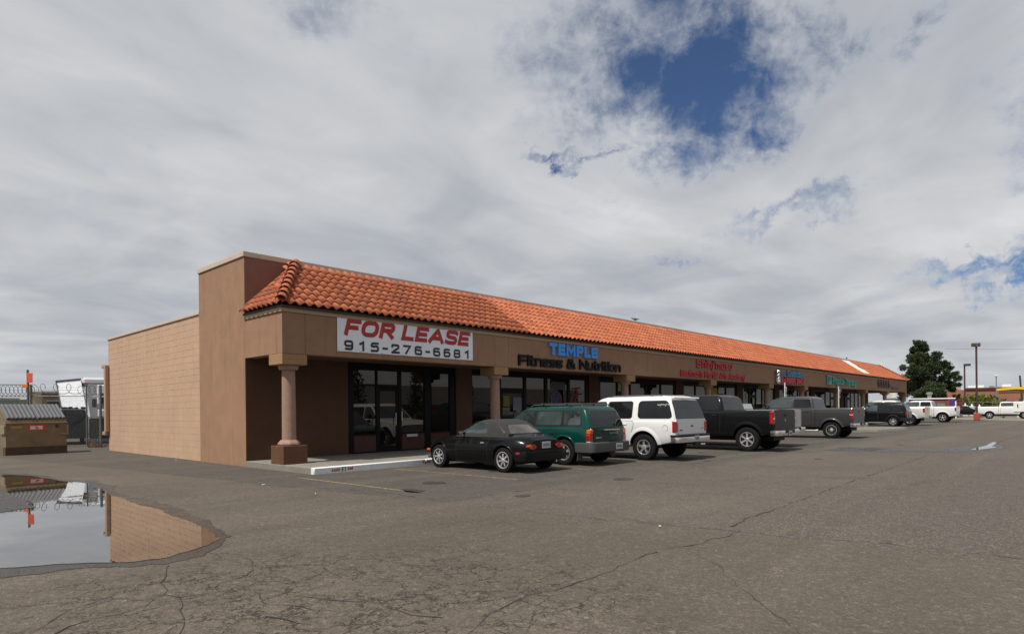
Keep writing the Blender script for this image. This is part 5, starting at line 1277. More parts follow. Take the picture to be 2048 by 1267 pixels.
# ---------- pickups
def pickup(name, label, loc, rz, pm, bedlen=1.75, L_cab=2.15, W=1.0, H=1.86, R=.40, rim='six', rimmat=alloy, rear_oh=1.18, bedz=1.36, group=None, lights='tall', tint=None, flare=.02, wb=3.6, step=False, boxy=True, reg=False, logo=None, y1=None, zb=None, bumpm=None):
    cr = bedlen-rear_oh+.03; cf = cr+L_cab; zb = zb or bedz-.02
    y1 = y1 or wb+.95
    sp = dict(y0=-rear_oh, y1=y1, W=W, wb=wb, R=R, rr=R*.59, tw=.27, rim=rim, rimmat=rimmat, ra=R*1.19, r=.055, bulge=.035, tuck=.045, crown=.012,
        T=[(-rear_oh, bedz), (cr-.06, bedz-.005), (cr-.055, bedz-.02), (cr+.0, zb), (cf-.3, zb-.01), (cf+.1, zb-.04), (y1-.35, zb-.14), (y1-.1, zb-.22), (y1, zb-.36)],
        Wt=[(-rear_oh, .965), (-rear_oh+.06, .985), (-rear_oh+.3, 1), (y1-.6, 1), (y1-.25, .96), (y1, .85)],
        B=[(-rear_oh, .60), (-.5, .52), (.5, .50), (y1, .46)], bed=(-rear_oh+.06, cr-.12, .90), rcrown=.03,
        cuts=[((-2, cr-.065, .4), (-W+.035, cr-.045, 3)), ((W-.035, cr-.065, .4), (2, cr-.045, 3))],
        cab=[(zb-.06, cr, cf+.50, W-.05, .08), (zb, cr+.01, cf+.40, W-.06, .08), (zb+.25, cr+.07, cf+.05, W-.12, .09), (H-.08, cr+.13, cf-.28, W-.18, .10), (H-.03, cr+.19, cf-.40, W-.22, .13), (H, cr+.28, cf-.52, W-.29, .15)])
    c = Car(name, label, 'pickup truck', loc, rz, sp, pm, group)
    z0, z1 = zb+.055, H-.10
    if reg: segs_ = [((cr+.16, cr+.20), (cf+.22, cf-.22), 1)]
    else:
        mid = cr+L_cab*.46; segs_ = [((cr+.15, cr+.2), (mid-.05, mid-.05), 0), ((mid+.05, mid+.03), (cf+.25, cf-.20), 1)]
    for A, B, fr in segs_:
        c.trim_win(z0, z1, A, B, .05, g=.012); c.side_win(z0, z1, A, B, .05, gcar_l if fr else (tint or gcar))
    c.patch('rear_window', gcar, c.f_rear(1), z0-.02, z1, (-W+.17, -W+.22), (W-.17, W-.22), .05, off=.006, mcol=8)
    c.patch('windshield', gcar_l, c.f_rear(2), z0, z1, (-W+.16, -W+.26), (W-.16, W-.26), .05, off=.006, mcol=8)
    if reg: c.seam(.56, zb-.02, (cr+.12, cr+.12), (cf+.18, cf+.2), .06)
    else:
        c.seam(.56, zb-.02, (max(cr+.10, R*1.19+.08), cr+.10), (mid, mid), .08); c.seam(.56, zb-.02, (mid+.02, mid+.02), (cf+.18, cf+.2), .06)
    c.lip(None, .09, flare)
    y0 = -rear_oh
    c.patch('tailgate_gap', dark, c.f_tail(y0), .72, bedz-.01, (-W+.10, -W+.10), (W-.10, W-.10), .02, off=.003); c.patch('tailgate', pm, c.f_tail(y0), .73, bedz-.005, (-W+.115, -W+.115), (W-.115, W-.115), .02, off=.012)
    if lights == 'ford':
        c.rearlights(.92, 1.25, .11, .12); c.rearlights(1.055, 1.10, .114, .124, clr_l, .014, .016, r=.01)
    elif lights == 'ram': c.rearlights(.96, 1.30, .12, .13, r=.05)
    else: c.rearlights(.90, bedz-.06, .13, .14, r=.04); c.rearlights(1.04, 1.12, .08, .02, clr_l, .0, .02, r=.02)
    c.bumper(.52, .70, bumpm or chrome, ext=.17, wrap=.10, rnd_=.10); c.bx('bumper_step', (-.42, y0-.18, .60), (.42, y0-.06, .705), blk, .01); c.plate(0, y0-.183, .52)
    c.bx('tailgate_handle', (-.09, y0-.022, bedz-.22), (.09, y0-.01, bedz-.15), blk, .008)
    c.mirror(cf+.02, zb+.02, blk, .2, .22, .1)
    hy = [cr+.22, mid+.12] if not reg else [cr+.22]
    for y in hy: c.bx('door_handle', (-W-.004, y, zb-.17), (-W+.04, y+.17, zb-.12), pm if pm is p_char else blk, .01)
    if step:
        for sx in (-1, 1): q = MB(); q.tube([(sx*(W+.03), .55, .38), (sx*(W+.05), .65, .36), (sx*(W+.05), cf, .36), (sx*(W+.0), cf+.1, .40)], .045, 8); q.obj('side_step', chrome, c.root)
    c.bx('chassis', (-.5, -.7, .34), (.5, wb+.3, .5), blk, .02)
    if logo: 
        q = MB(); q.lathe([(.055, -.006), (.055, .004), (.01, .008)], 16); q.v = [(v[0], -v[2]+y0-.012, v[1]+1.02) for v in q.v]; q.obj('tailgate_badge', logo, c.root)
    return c
badge = mat('badge_warm', (.3, .22, .18), .4)
c1 = pickup('pickup_truck', 'black crew cab pickup with six-spoke chrome wheels beside the white SUV', (12.95+1.0, -6.18, 0), 0, p_dk, rear_oh=.88, bedlen=1.67, R=.40, wb=3.65, H=1.87, bedz=1.36, logo=badge)
c1.bx('cab_light', (-.2, c1.ringval(1.84, 1)-.02, 1.80), (.2, c1.ringval(1.84, 1)+.05, 1.83), red_l, .006)
c2 = pickup('pickup_truck', 'silver pickup mostly hidden behind the black pickup with a chrome step bumper', (16.55, -5.05, 0), 0, p_silv, rear_oh=1.35, R=.385, wb=3.5, H=1.50, bedz=1.37, rim='five', lights='ram')
c3 = pickup('pickup_truck', 'charcoal grey crew cab pickup with a pale tubular side step', (23.7+.99, -5.66, 0), 0, p_char, rear_oh=.90, bedlen=1.62, R=.385, rim='steel', rimmat=alloy, wb=3.53, H=1.93, bedz=1.40, lights='ford', flare=.05, step=True, W=.99)
c4 = pickup('pickup_truck', 'silver-white pickup with its tailgate end beside the black compact SUV', (47.4+1.0, -4.25, 0), 0, paint('paint_pearl', (.58, .58, .57), .3, .15, .8, .15), rear_oh=.98, bedlen=1.7, R=.41, rim='five', rimmat=alloy, wb=3.56, H=1.90, bedz=1.38, lights='ram', flare=.04)
c5 = pickup('pickup_truck', 'white crew cab pickup parked farthest along the row by the corner column', (59.1+1.0, -4.55, 0), 0, p_white, rear_oh=1.0, bedlen=1.7, R=.42, rim='five', rimmat=alloy, wb=3.56, H=1.93, bedz=1.40, lights='ram', flare=.03)

# ---------- black compact SUV
sp = dict(y0=-.86, y1=3.5, W=.89, wb=2.62, R=.35, rr=.215, tw=.23, rim='six', rimmat=alloy, ra=.415, r=.05, bulge=.03, tuck=.04, crown=.02,
    T=[(-.86, 1.06), (1.9, 1.06), (2.4, 1.04), (2.9, 1.0), (3.3, .93), (3.5, .80)],
    Wt=[(-.86, .93), (-.75, .98), (-.5, 1), (2.9, 1), (3.2, .96), (3.5, .82)], B=[(-.86, .42), (-.4, .36), (0, .32), (2.8, .32), (3.5, .38)], rcrown=.025,
    cab=[(1.02, -.855, 2.15, .855, .08), (1.08, -.85, 2.05, .84, .08), (1.35, -.76, 1.70, .78, .09), (1.58, -.64, 1.36, .725, .10), (1.65, -.56, 1.22, .69, .12), (1.69, -.46, 1.10, .63, .14)])
C_ = Car('compact_suv', 'black compact SUV parked beside the concrete island', 'suv', (44.4+.89, -3.8, 0), 0, sp, p_black)
for A, B, m_ in (((-.62, -.50), (.05, .05), gcar), ((.15, .15), (.90, .90), gcar), ((1.0, 1.0), (1.88, 1.36), gcar_l)): C_.side_win(1.12, 1.56, A, B, .05, m_)
C_.patch('rear_window', gcar, C_.f_rear(1), 1.10, 1.58, (-.74, -.64), (.74, .64), .05, off=.005, mcol=8); C_.patch('windshield', gcar_l, C_.f_rear(2), 1.1, 1.6, (-.74, -.62), (.74, .62), .05, off=.005, mcol=8)
C_.seam(.42, 1.04, (.40, .10), (.95, .95), .08); C_.seam(.42, 1.04, (.97, .97), (1.95, 1.97), .05); C_.lip(blk, .06, .015)
C_.rearlights(.80, 1.05, .13, .10); C_.bumper(.38, .62, blk, ext=.13, wrap=.4, wadd=.01, rnd_=.14); C_.plate(0, -.90, .72); C_.mirror(1.72, 1.08, blk)
for sx in (-1, 1): q = MB(); x = sx*.62; q.tube([(x, -.4, 1.69), (x, -.3, 1.74), (x, .9, 1.74), (x, 1.05, 1.68)], .018, 6); q.obj('roof_rail', clad, C_.root)

# ---------- white pickup on the far right, facing across, wrapped panel behind its cab front
c6 = pickup('pickup_truck', 'white regular cab pickup standing sideways by the tan wall, its nose under white sheeting', (79.2+.3, -5.75, 0), R_(180+8), p_white, rear_oh=1.2, R=.39, rim='five', rimmat=alloy, wb=3.0, L_cab=1.55, H=1.83, bedz=1.33, reg=True, flare=.02, bedlen=2.0)
q = MB(); q.bbox((-1.06, 2.05, .72), (1.06, 3.4, 1.84), .06); q.obj('cover_sheet', mat('sheet_white', (.66, .66, .66), .7, var=.1, vscale=3, bump=.5, bscale=3), c6.root)
# parked behind it
sp2 = dict(sp)
C7 = Car('parked_car', 'dark car half hidden behind the sideways white pickup', 'car', (90.0, -1.2, 0), R_(200), dict(sp, T=[(-.86, .95), (1.9, .95), (2.4, .93), (3.3, .83), (3.5, .70)], cab=[(.9, -.3, 2.0, .84, .1), (.97, -.1, 1.9, .82, .1), (1.25, .3, 1.4, .72, .1), (1.42, .6, 1.1, .62, .12)]), p_dk)
C7.side_win(1.0, 1.33, (-.02, .45), (1.75, 1.25), .05)
# ---------- white SUV across the aisle, seen mirrored in the first shop window
sp = dict(y0=-1.18, y1=3.9, W=.99, wb=3.0, R=.385, rr=.22, tw=.26, rim='five', rimmat=chrome, ra=.46, r=.06, bulge=.03, tuck=.04, crown=.02,
    T=[(-1.18, 1.15), (2.3, 1.15), (2.7, 1.13), (3.3, 1.10), (3.75, 1.04), (3.9, .92)], Wt=[(-1.18, .955), (-1.1, .985), (-.8, 1), (3.5, 1), (3.8, .96), (3.9, .90)],
    B=[(-1.18, .52), (0, .42), (3.2, .42), (3.9, .45)], rcrown=.03,
    cab=[(1.11, -1.17, 2.50, .955, .08), (1.17, -1.16, 2.42, .945, .08), (1.45, -1.05, 2.05, .885, .09), (1.74, -.92, 1.72, .835, .10), (1.82, -.86, 1.60, .80, .13), (1.86, -.78, 1.48, .74, .15)])
C_ = Car('suv', 'older white SUV across the aisle, seen mirrored in the first shop window', 'suv', (13.2, -19.2, 0), R_(-68), sp, paint('paint_cream', (.70, .68, .62), .35, 0, .6, .1))
for A, B in (((-1.0, -.84), (.20, .20)), ((.35, .35), (1.20, 1.20)), ((1.32, 1.32), (2.24, 1.68))): C_.side_win(1.215, 1.70, A, B, .05)
C_.patch('windshield', gcar, C_.f_rear(2), 1.2, 1.76, (-.84, -.72), (.84, .72), .06, off=.006, mcol=8)
C_.patch('rear_window', gcar, C_.f_rear(1), 1.2, 1.73, (-.88, -.78), (.88, .78), .05, off=.006, mcol=8)
C_.bumper(.48, .66, chrome, ext=.15, wrap=.12, rnd_=.12, front=True); C_.bx('grille', (-.5, 3.86, .74), (.5, 3.93, 1.0), blk, .02)
for sx in (-1, 1):
    a, b_ = sorted((sx*.54, sx*.80)); C_.bx('headlight', (a, 3.80, .76), (b_, 3.93, .98), clr_l, .03); a, b_ = sorted((sx*.80, sx*.93)); C_.bx('turn_signal', (a, 3.70, .76), (b_, 3.91, .98), org_l, .03)
C_.lip(None, .06, .015); C_.seam(.50, 1.12, (1.25, 1.25), (2.25, 2.28), .06)

# ================================================================== yard on the left
# ---- dumpster
dmp = mat('dumpster_tan', (.165, .120, .066), .6, var=.18, vscale=2.5, dirt=(.05, .035, .02, .7), dscale=1.8)
lidm = mat('lid_grey', (.105, .108, .118), .5, var=.1, vscale=6)
gd = at(10, 911, 23.0)
dpos = Vector((gnd(12, 911).x, gnd(12, 911).y, 0)); ang = R_(5)
D = empty('dumpster', (dpos.x, dpos.y, 0), ang, 'tan metal rubbish dumpster with grey ribbed lids and a red sticker', 'dumpster')
WD = 1.86
q = MB(); prof = [(0, .0), (0, 1.21), (.05, 1.30), (.92, 1.80), (1.3, 1.80), (1.3, 0)]
q.prism(prof, 0, WD, 'x'); q.obj('bin', dmp, D)
q = MB(); q.bbox((-.03, -.035, 1.135), (WD+.03, .02, 1.19), .01); q.bbox((-.03, -.02, .76), (.10, .25, .80), .008); q.bbox((WD-.2, -.06, .70), (WD+.06, .06, .76), .008); q.bbox((WD+.0, -.02, .76), (WD+.06, .5, 1.08), .01); q.bbox((-.06, -.02, .76), (0, .5, 1.08), .01)
q.obj('rim_channel', mat('dumpster_rim', (.21, .165, .10), .5, var=.15), D)
q = MB(); q.bbox((-.02, -.004, .0), (WD+.02, .3, .30), .01); q.obj('dark_base', mat('dumpster_base', (.05, .034, .020), .8, var=.3), D)
ln = math.hypot(.90, .52); la = math.atan2(.52, .90)
for j in range(2):
    w0 = .02+j*WD/2; wl = WD/2-.04; q = MB(); Mx = Matrix.Translation((w0, .03, 1.31)) @ Matrix.Rotation(la, 4, 'X')
    q.bbox((0, 0, 0), (wl, ln, .03), .008, Mx)
    nrb = 7
    for k in range(nrb): q.bbox((.03+k*wl/nrb, -.02, .028), (.03+k*wl/nrb+.085, ln-.04, .085), .02, Mx)
    q.obj('lid', lidm, D)
sr = mat('sticker_red', (.50, .035, .015), .5); sy = mat('sticker_yellow', (.33, .20, .02), .5)
MB().box((.66, -.006, .88), (1.18, -.002, 1.10)).obj('sticker', sr, D); MB().box((.72, -.010, .925), (1.10, -.007, 1.055)).obj('sticker_field', mat('sticker_white', (.55, .53, .5), .5), D)
q = MB(); q.tube([(.90, -.013, 1.03), (.93, -.013, .99), (.90, -.013, .94)], .012, 4); q.tube([(.93, -.013, .99), (.98, -.013, .95)], .012, 4); q.tube([(.91, -.013, 1.035), (.85, -.013, 1.0)], .008, 4); q.obj('warning_figure', bblk, D)
MB().box((.16, -.006, .97), (.48, -.002, 1.06)).obj('sticker', sy, D)
def dtf(X, Z, Dp): return Vector((X, -.006, Z))
letters('6', 1.50, 1.61, .965, 1.10, 0, bblk, D, 'printed_number', tf=dtf, wt=.24)

# ---- chain-link fence with razor wire
fz = 2.31
fp = [at(-160, 893, 27.0), at(63, 893, 28.2), at(174, 892, 29.2), at(202, 892, 29.0), at(225, 892, 29.6)]
fp = [Vector((p.x, p.y, 0)) for p in fp]
fen = empty('chain_link_fence', fp[1], 0, 'chain-link yard fence topped with coiled razor wire behind the dumpster', 'fence')
O1 = fp[1]
for i, p in enumerate(fp): 
    tall = 2.80 if i in (1, 2, 3) else 2.5
    MB().tube([p-O1, p-O1+Vector((0, 0, tall))], .055 if i in (1, 3) else .035, 8).obj('post', mat('post_dark', (.10, .11, .11), .6, var=.2), fen)
q = MB()
for a, b_ in zip(fp[1:], fp[2:]): q.tube([a-O1+Vector((0, 0, fz)), b_-O1+Vector((0, 0, fz))], .022, 6)
q.tube([fp[0]-O1+Vector((0, 0, fz)), fp[1]-O1+Vector((0, 0, fz))], .018, 6); q.obj('top_rail', galv, fen)
q = MB()
for dz in (2.45, 2.58, 2.70):
    for a, b_ in zip(fp, fp[1:]): q.tube([a-O1+Vector((0, 0, dz)), b_-O1+Vector((0, 0, dz))], .006, 4)
q.obj('barbed_wire', galv, fen)
q = MB(); 
def coil(a, b_, turns, r, z):
    d = b_-a; n = turns*14; pts = []
    dn = d.normalized(); nn = Vector((-dn.y, dn.x, 0))
    for k in range(n+1):
        t_ = k/n; ph = 2*math.pi*turns*t_; pts.append(a+d*t_+nn*math.cos(ph)*r+dn*math.cos(ph)*r*.7+Vector((0, 0, z+math.sin(ph)*r))-O1)
    q.tube(pts, .011, 4)
coil(fp[0]+(fp[1]-fp[0])*.62, fp[1]+(fp[2]-fp[1])*.08, 11, .27, 2.56)
coil(fp[1]+(fp[2]-fp[1])*.15, fp[2]-(fp[2]-fp[1])*.15, 3, .24, 2.62)
coil(fp[2]-(fp[2]-fp[1])*.12, fp[4], 6, .22, 2.56); q.obj('razor_wire_coil', mat('razor_wire', (.13, .13, .13), .5, metal=.5), fen)
q = MB()
for a, b_ in zip(fp, fp[1:]):
    d = b_-a; Ln = d.length; pt = .085; n = int(Ln/pt)
    for k in range(-int(fz/pt), n+1):
        for sg in (1, -1):
            u0, u1 = k*pt, k*pt+fz; z0, z1 = (0, fz) if sg > 0 else (fz, 0)
            if u0 < 0: z0 += (-u0)*(1 if sg > 0 else -1); u0 = 0
            if u1 > Ln: z1 -= (u1-Ln)*(1 if sg > 0 else -1); u1 = Ln
            if u1 <= u0: continue
            A, B = a+d*(u0/Ln)-O1, a+d*(u1/Ln)-O1; w2 = .0035
            q.add([(A.x, A.y, z0-w2), (A.x, A.y, z0+w2), (B.x, B.y, z1+w2), (B.x, B.y, z1-w2)], [(0, 1, 2, 3)])
q.obj('chain_link_mesh', galv, fen, fix=False)['kind'] = 'stuff'
# slatted privacy screen section on the far left
sl_m = mat('slat_green', (.085, .11, .095), .7, var=.2, vscale=3)
q = MB(); a, b_ = at(-150, 893, 27.6), at(58, 893, 28.9)
ss = empty('slatted_screen', (a.x, a.y, 0), math.atan2(b_.y-a.y, b_.x-a.x), 'grey-green corrugated screen behind the fence left of the sign post', 'screen')
Ls = math.hypot(b_.x-a.x, b_.y-a.y)
for k in range(17): MB().bbox((0, -.02, .75+k*.085), (Ls, .02, .82+k*.085), .01).obj('slat', sl_m, ss)
MB().bbox((-.02, .022, .4), (Ls+.02, .05, 2.18), .01).obj('screen_back', mat('screen_back', (.05, .06, .055), .8), ss)
# sign pole with orange signs
pp = at(57, 893, 27.4); pp.z = 0
sg = empty('sign_post', pp, math.atan2(RT.y, RT.x), 'tall brown post with two orange-red warning plates above the dumpster', 'sign post')
MB().tube([(0, 0, 0), (.0, 0, 3.42)], .045, 8).obj('post', mat('post_rust', (.13, .08, .05), .8, var=.3, vscale=8), sg)
orr = mat('sign_orange', (.62, .08, .03), .5)
q = MB(); q.bbox((-.08, -.07, 2.86), (.16, -.05, 3.28), .006, Matrix.Rotation(.03, 4, 'Y')); q.obj('sign_plate', orr, sg)
q = MB(); q.bbox((-.13, -.07, 2.64), (.12, -.05, 2.78), .006, Matrix.Rotation(-.03, 4, 'Y')); q.obj('sign_plate', mat('sign_orange2', (.60, .14, .02), .5), sg)

# ---- box truck / trailer with sloping white nose, seen over the fence
wt_m = mat('trailer_white', (.62, .64, .66), .45, var=.06, dirt=(.35, .36, .36, .4), dscale=.9)
rzv = math.atan2(RT.y, RT.x)
def vr(px): return YAW-math.atan((px-1024)/FPX)-math.pi/2
def vc(px): return math.cos(math.atan((px-1024)/FPX))
tp_ = at(113, 880, 34.0); tp_.z = 0
T_ = empty('box_trailer', tp_, vr(140), 'white box trailer with a sloping nose parked behind the yard fence', 'trailer')
k_ = 34.0/FPX
# silhouette: nose panel is a big slanted sheet
pz = lambda y: CH+(830-y)*k_
w1 = (163-113)*k_*vc(140)
q = MB(); n0 = [(0.0, pz(762)), (w1, pz(756.5)), (w1+.24, pz(823)), (.27, pz(823))]
vs = [(x, 0 if z > 1.5 else 0, z) for x, z in n0]
vs = [(n0[0][0], 0, n0[0][1]), (n0[1][0], 0, n0[1][1]), (n0[2][0], -1.1, CH+(n0[2][1]-CH)*.967), (n0[3][0], -1.1, CH+(n0[3][1]-CH)*.967)]
vb = [(v[0]+.15, v[1]+5.0, v[2]) for v in vs]
q.add(vs+vb, [(0, 1, 2, 3), (4, 7, 6, 5), (0, 4, 5, 1), (1, 5, 6, 2), (2, 6, 7, 3), (3, 7, 4, 0)]); q.obj('nose_box', wt_m, T_)
q = MB(); q.tube([Vector(vs[0])+Vector((-.02, -.02, .02)), Vector(vs[1])+Vector((.02, -.02, .02))], .05, 6); q.tube([Vector(vs[0])+Vector((0, -.02, 0)), Vector(vs[3])+Vector((0, -.02, 0))], .025, 5); q.obj('edge_strip', mat('dark_trim', (.06, .06, .06), .6), T_)
q = MB(); q.bbox((w1+.06, -.25, pz(768)), (w1+3.2, 3.0, pz(752.5)), .12); q.obj('roof_pod', mat('pod_white', (.50, .51, .53), .45), T_)
MB().bbox((w1+.10, -.30, pz(766.5)), (w1+.30, -.24, pz(764)), .01).obj('marker_light', red_l, T_)
# truck cab to the right, grey-white with black mirror
cp = at(176, 880, 31.5); cp.z = 0; k2 = 31.5/FPX; pz2 = lambda y: CH+(830-y)*k2
K = empty('truck', cp, vr(195), 'pale grey truck cab with a black mirror partly hidden by the building corner', 'truck')
q = MB(); q.add([(0, 0, pz2(768)), (1.6, 0, pz2(768)), (1.6, 0, pz2(836)), (.12, 0, pz2(836)), (0, 0, pz2(800)), (0.1, 2.2, pz2(768)), (1.7, 2.2, pz2(768)), (1.7, 2.2, pz2(836)), (.22, 2.2, pz2(836)), (.1, 2.2, pz2(800))],
    [(0, 1, 2, 3, 4), (9, 8, 7, 6, 5), (0, 5, 6, 1), (1, 6, 7, 2), (2, 7, 8, 3), (3, 8, 9, 4), (4, 9, 5, 0)]); q.obj('cab', mat('cab_grey', (.36, .36, .39), .4, var=.08), K)
MB().bbox((.40, -.14, pz2(809)), (.92, -.02, pz2(769)), .10).obj('door_panel', wt_m, K); MB().bbox((.42, -.16, pz2(834)), (.95, -.04, pz2(818)), .05).obj('fender', wt_m, K)
MB().bbox((.50, -.175, pz2(808)), (.82, -.142, pz2(786)), .04).obj('side_window', gcar, K)
MB().bbox((.18, -.36, pz2(814)), (.38, -.26, pz2(797)), .04).obj('mirror', blk, K); MB().tube([(.36, -.3, pz2(813)), (.55, -.25, pz2(822))], .012, 5).obj('mirror_arm', blk, K)
MB().tube([(.15, -.3, pz2(789)), (.22, -.3, pz2(793)), (.9, -.3, pz2(793))], .03, 6).obj('grab_bar', wt_m, K)
MB().bbox((.05, .05, .25), (1.7, 2.1, pz2(836)-.01), .05).obj('undercarriage', mat('under_black', (.02, .022, .022), .7), K)
# dark van in front of the trailer
vp = at(121, 885, 30.5); vp.z = 0; k3 = 30.5/FPX; pz3 = lambda y: CH+(830-y)*k3; wv_ = (175-121)*k3*vc(148)
V_ = empty('van', vp, vr(148), 'dark green van with snow-white luggage on its roof behind the fence', 'van')
V_['label'] = 'dark van with a pale roof cover behind the fence right of the dumpster'
dg_m = paint('paint_darkteal', (.004, .008, .009), .4, 0, .1, .03)
q = MB(); n_ = 14; pr = [(-.1, .3), (-.1, pz3(828)), (.0, pz3(824)), (.06, pz3(820)), (wv_-.1, pz3(820)), (wv_-.0, pz3(824)), (wv_+.05, pz3(832)), (wv_+.05, .3)]
q.prism(pr, 0, 4.5, 'y'); q.v = [(v[0]+.04*v[1]*.3, v[1]-(.0 if v[2] > 1.3 else .25), v[2]) for v in q.v]; q.obj('body', dg_m, V_, smooth=None)
MB().bbox((.08, -.03, pz3(833)), (wv_-.12, -.0, pz3(823)), .008).obj('rear_window', gcar, V_)
q = MB(); q.bbox((-.0, .05, pz3(820)), (wv_-.05, 3.9, pz3(814)), .05); q.obj('roof_cover', mat('cover_white', (.55, .55, .55), .6, var=.2, vscale=4, bump=.6, bscale=8), V_)
q = MB(); rr = random.Random(2)
for k in range(16): x = rr.uniform(0, wv_-.15); q.bbox((x, .02, pz3(816)), (x+rr.uniform(.06, .16), .12, pz3(816)+rr.uniform(.04, .10)), .01)
q.obj('roof_load', mat('load_dark', (.03, .04, .03), .8), V_)
for x in (.1, wv_-.2): q = MB(); q.lathe([(.2, -.1), (.34, -.09), (.34, .09), (.2, .1)], 20, 'x'); q.obj('wheel', rub, V_, loc=(x, .9, .34))

# ---- low buildings behind the yard
def hut(name, label, px0, px1, ytop, Dp, depth, m_, cat='building', ztop=None):
    a, b_ = at(px0, 870, Dp), at(px1, 870, Dp); h = ztop or CH+(830-ytop)*Dp/FPX; Ln = (Vector((b_.x, b_.y, 0))-Vector((a.x, a.y, 0))).length
    Ln = abs(px1-px0)*Dp/FPX*vc((px0+px1)/2); e = empty(name, (a.x, a.y, 0), vr((px0+px1)/2), label, cat); MB().box((0, 0, 0), (Ln, depth, h)).obj('wall', m_, e); MB().bbox((-.08, -.08, h+.002), (Ln+.08, depth+.08, h+.14), .02).obj('roof_edge', mat(name+'_trim', (.36, .32, .24), .8), e)
    return e, Ln, h
h1, Ln, h = hut('shed', 'cream block shed behind the fence posts', 60, 84, 784, 46, 6, mat('cream_wall', (.50, .43, .27), .85, var=.06))
h2, Ln, h = hut('garage', 'brown stucco garage with a dark opening behind the fence', 84, 135, 784, 44, 8, mat('garage_wall', (.135, .10, .075), .9, var=.1))
MB().bbox((.33, -.03, .2), (1.7, -.004, h-.62), .01).obj('opening', dark, h2); MB().bbox((.25, -.04, h-.62), (1.8, -.004, h-.52), .01).obj('lintel', mat('lintel', (.20, .16, .12), .8), h2)
h3, Ln, h = hut('warehouse', 'low pale warehouse beyond the slatted screen', -260, 56, 792, 62, 10, mat('pale_wall', (.36, .34, .30), .85, var=.08))

# ---- foliage
def leafmat(name, a, b_):
    m_ = bpy.data.materials.new(name); m_.use_nodes = True; t = NT(m_.node_tree); p = t.n['Principled BSDF']
    g = t.node('ShaderNodeNewGeometry'); c = t.ramp(t.math('ADD', t.math('MULTIPLY', g.outputs['Random Per Island'], .6), t.math('MULTIPLY', t.noise(g.outputs['Position'], .5, 3), .5)), [(.15, a), (.85, b_)])
    t.link(c, p.inputs['Base Color']); p.inputs['Roughness'].default_value = .7; p.inputs['Specular IOR Level'].default_value = .25; return m_
pine_m = leafmat('pine_needles', (.014, .028, .011), (.060, .085, .030)); shrub_m = leafmat('broadleaf', (.020, .045, .010), (.065, .095, .025)); palo_m = leafmat('palo_verde_leaf', (.055, .085, .012), (.17, .18, .035)); cyp_m = leafmat('cypress_leaf', (.010, .020, .008), (.025, .045, .015))
bark = mat('bark', (.075, .055, .042), .95, var=.3, vscale=5)
def crown(blobs, per, size, m_, parent, name='crown', seed=1, flat=.85):
    """leaf tufts: short crossed quads spread in a shell through every blob"""
    rr = random.Random(seed); vs = []; fs = []
    for (c, r) in blobs:
        n = int(per*(r**2)); c = Vector(c)
        for k in range(n):
            d = Vector((rr.gauss(0, 1), rr.gauss(0, 1), rr.gauss(0, 1))).normalized(); rad = r*(rr.random()**.38)
            rad *= 1+.55*mnoise.noise(d*2.6+c*.7)
            p_ = c+Vector((d.x, d.y, d.z*flat))*rad
            a = (d*.7+Vector((rr.uniform(-1, 1), rr.uniform(-1, 1), rr.uniform(-.2, 1.0)))).normalized(); b2 = a.cross(Vector((rr.uniform(-1, 1), rr.uniform(-1, 1), rr.uniform(-1, 1)))).normalized()
            s_ = size*rr.uniform(.6, 1.35); i = len(vs)
            vs += [p_-a*s_*.5-b2*s_*.26, p_-a*s_*.35+b2*s_*.26, p_+a*s_*.6+b2*s_*.12, p_+a*s_*.5-b2*s_*.15]; fs.append((i, i+1, i+2, i+3))
    q = MB(); q.add(vs, fs); return q.obj(name, m_, parent, fix=False)
# big pine: blobs traced in photo pixels, given depth at random
DP = 84.0; kk = DP/FPX; base = at(1860, 832, DP); base.z = 0
pine = empty('pine_tree', base, 0, 'tall dark pine tree beyond the far end of the building', 'tree')
S_ = 268/2046
bl_ = [(430, 200, 48), (400, 185, 30), (470, 240, 50), (515, 200, 34), (520, 260, 52), (555, 300, 36), (350, 300, 42), (335, 290, 30), (420, 320, 60), (500, 330, 70), (250, 455, 36), (300, 430, 48), (350, 400, 55), (430, 430, 80), (530, 420, 80), (610, 400, 60), (680, 440, 52), (740, 490, 52), (640, 460, 60), (470, 520, 85), (600, 520, 80), (690, 540, 60), (205, 575, 46), (250, 590, 62), (290, 600, 60), (260, 660, 60), (320, 620, 60), (400, 610, 80), (520, 640, 90), (640, 640, 80), (880, 540, 48), (830, 560, 40), (920, 580, 38), (760, 610, 56), (850, 640, 46), (240, 720, 50), (320, 740, 70), (420, 750, 90), (540, 770, 100), (660, 760, 90), (760, 740, 60), (880, 700, 50), (955, 670, 34), (930, 740, 44), (780, 850, 80), (900, 820, 62), (985, 860, 50), (1010, 830, 34), (300, 860, 70), (400, 880, 95), (520, 900, 105), (650, 900, 100), (860, 910, 70), (940, 900, 50), (320, 960, 70), (440, 990, 90), (580, 1010, 100), (720, 1000, 90), (840, 1000, 70), (960, 1020, 40), (500, 1080, 90), (650, 1080, 90), (800, 1080, 70)]
rr = random.Random(11); bl3 = []
for (bx_, by_, br) in bl_:
    w3 = at(1780+bx_*S_, 660+by_*S_, DP)+F*rr.uniform(-1.0, 1.0)*(1.6 if by_ > 300 else .5); bl3.append((w3-base, br*S_*kk*1.22))
crown(bl3, 1500, .17, pine_m, pine, seed=3)
rr = random.Random(12)
crown([(c+Vector((rr.uniform(-.8, .8)*r, rr.uniform(-.8, .8)*r, rr.uniform(-.75, .75)*r)), r*.38) for c, r in bl3 for _ in range(5)], 1500, .17, pine_m, pine, 'twigs', seed=4)
q = MB(); t0 = Vector((0, 0, 0)); ptz = at(1780+480*S_, 660+260*S_, DP)-base
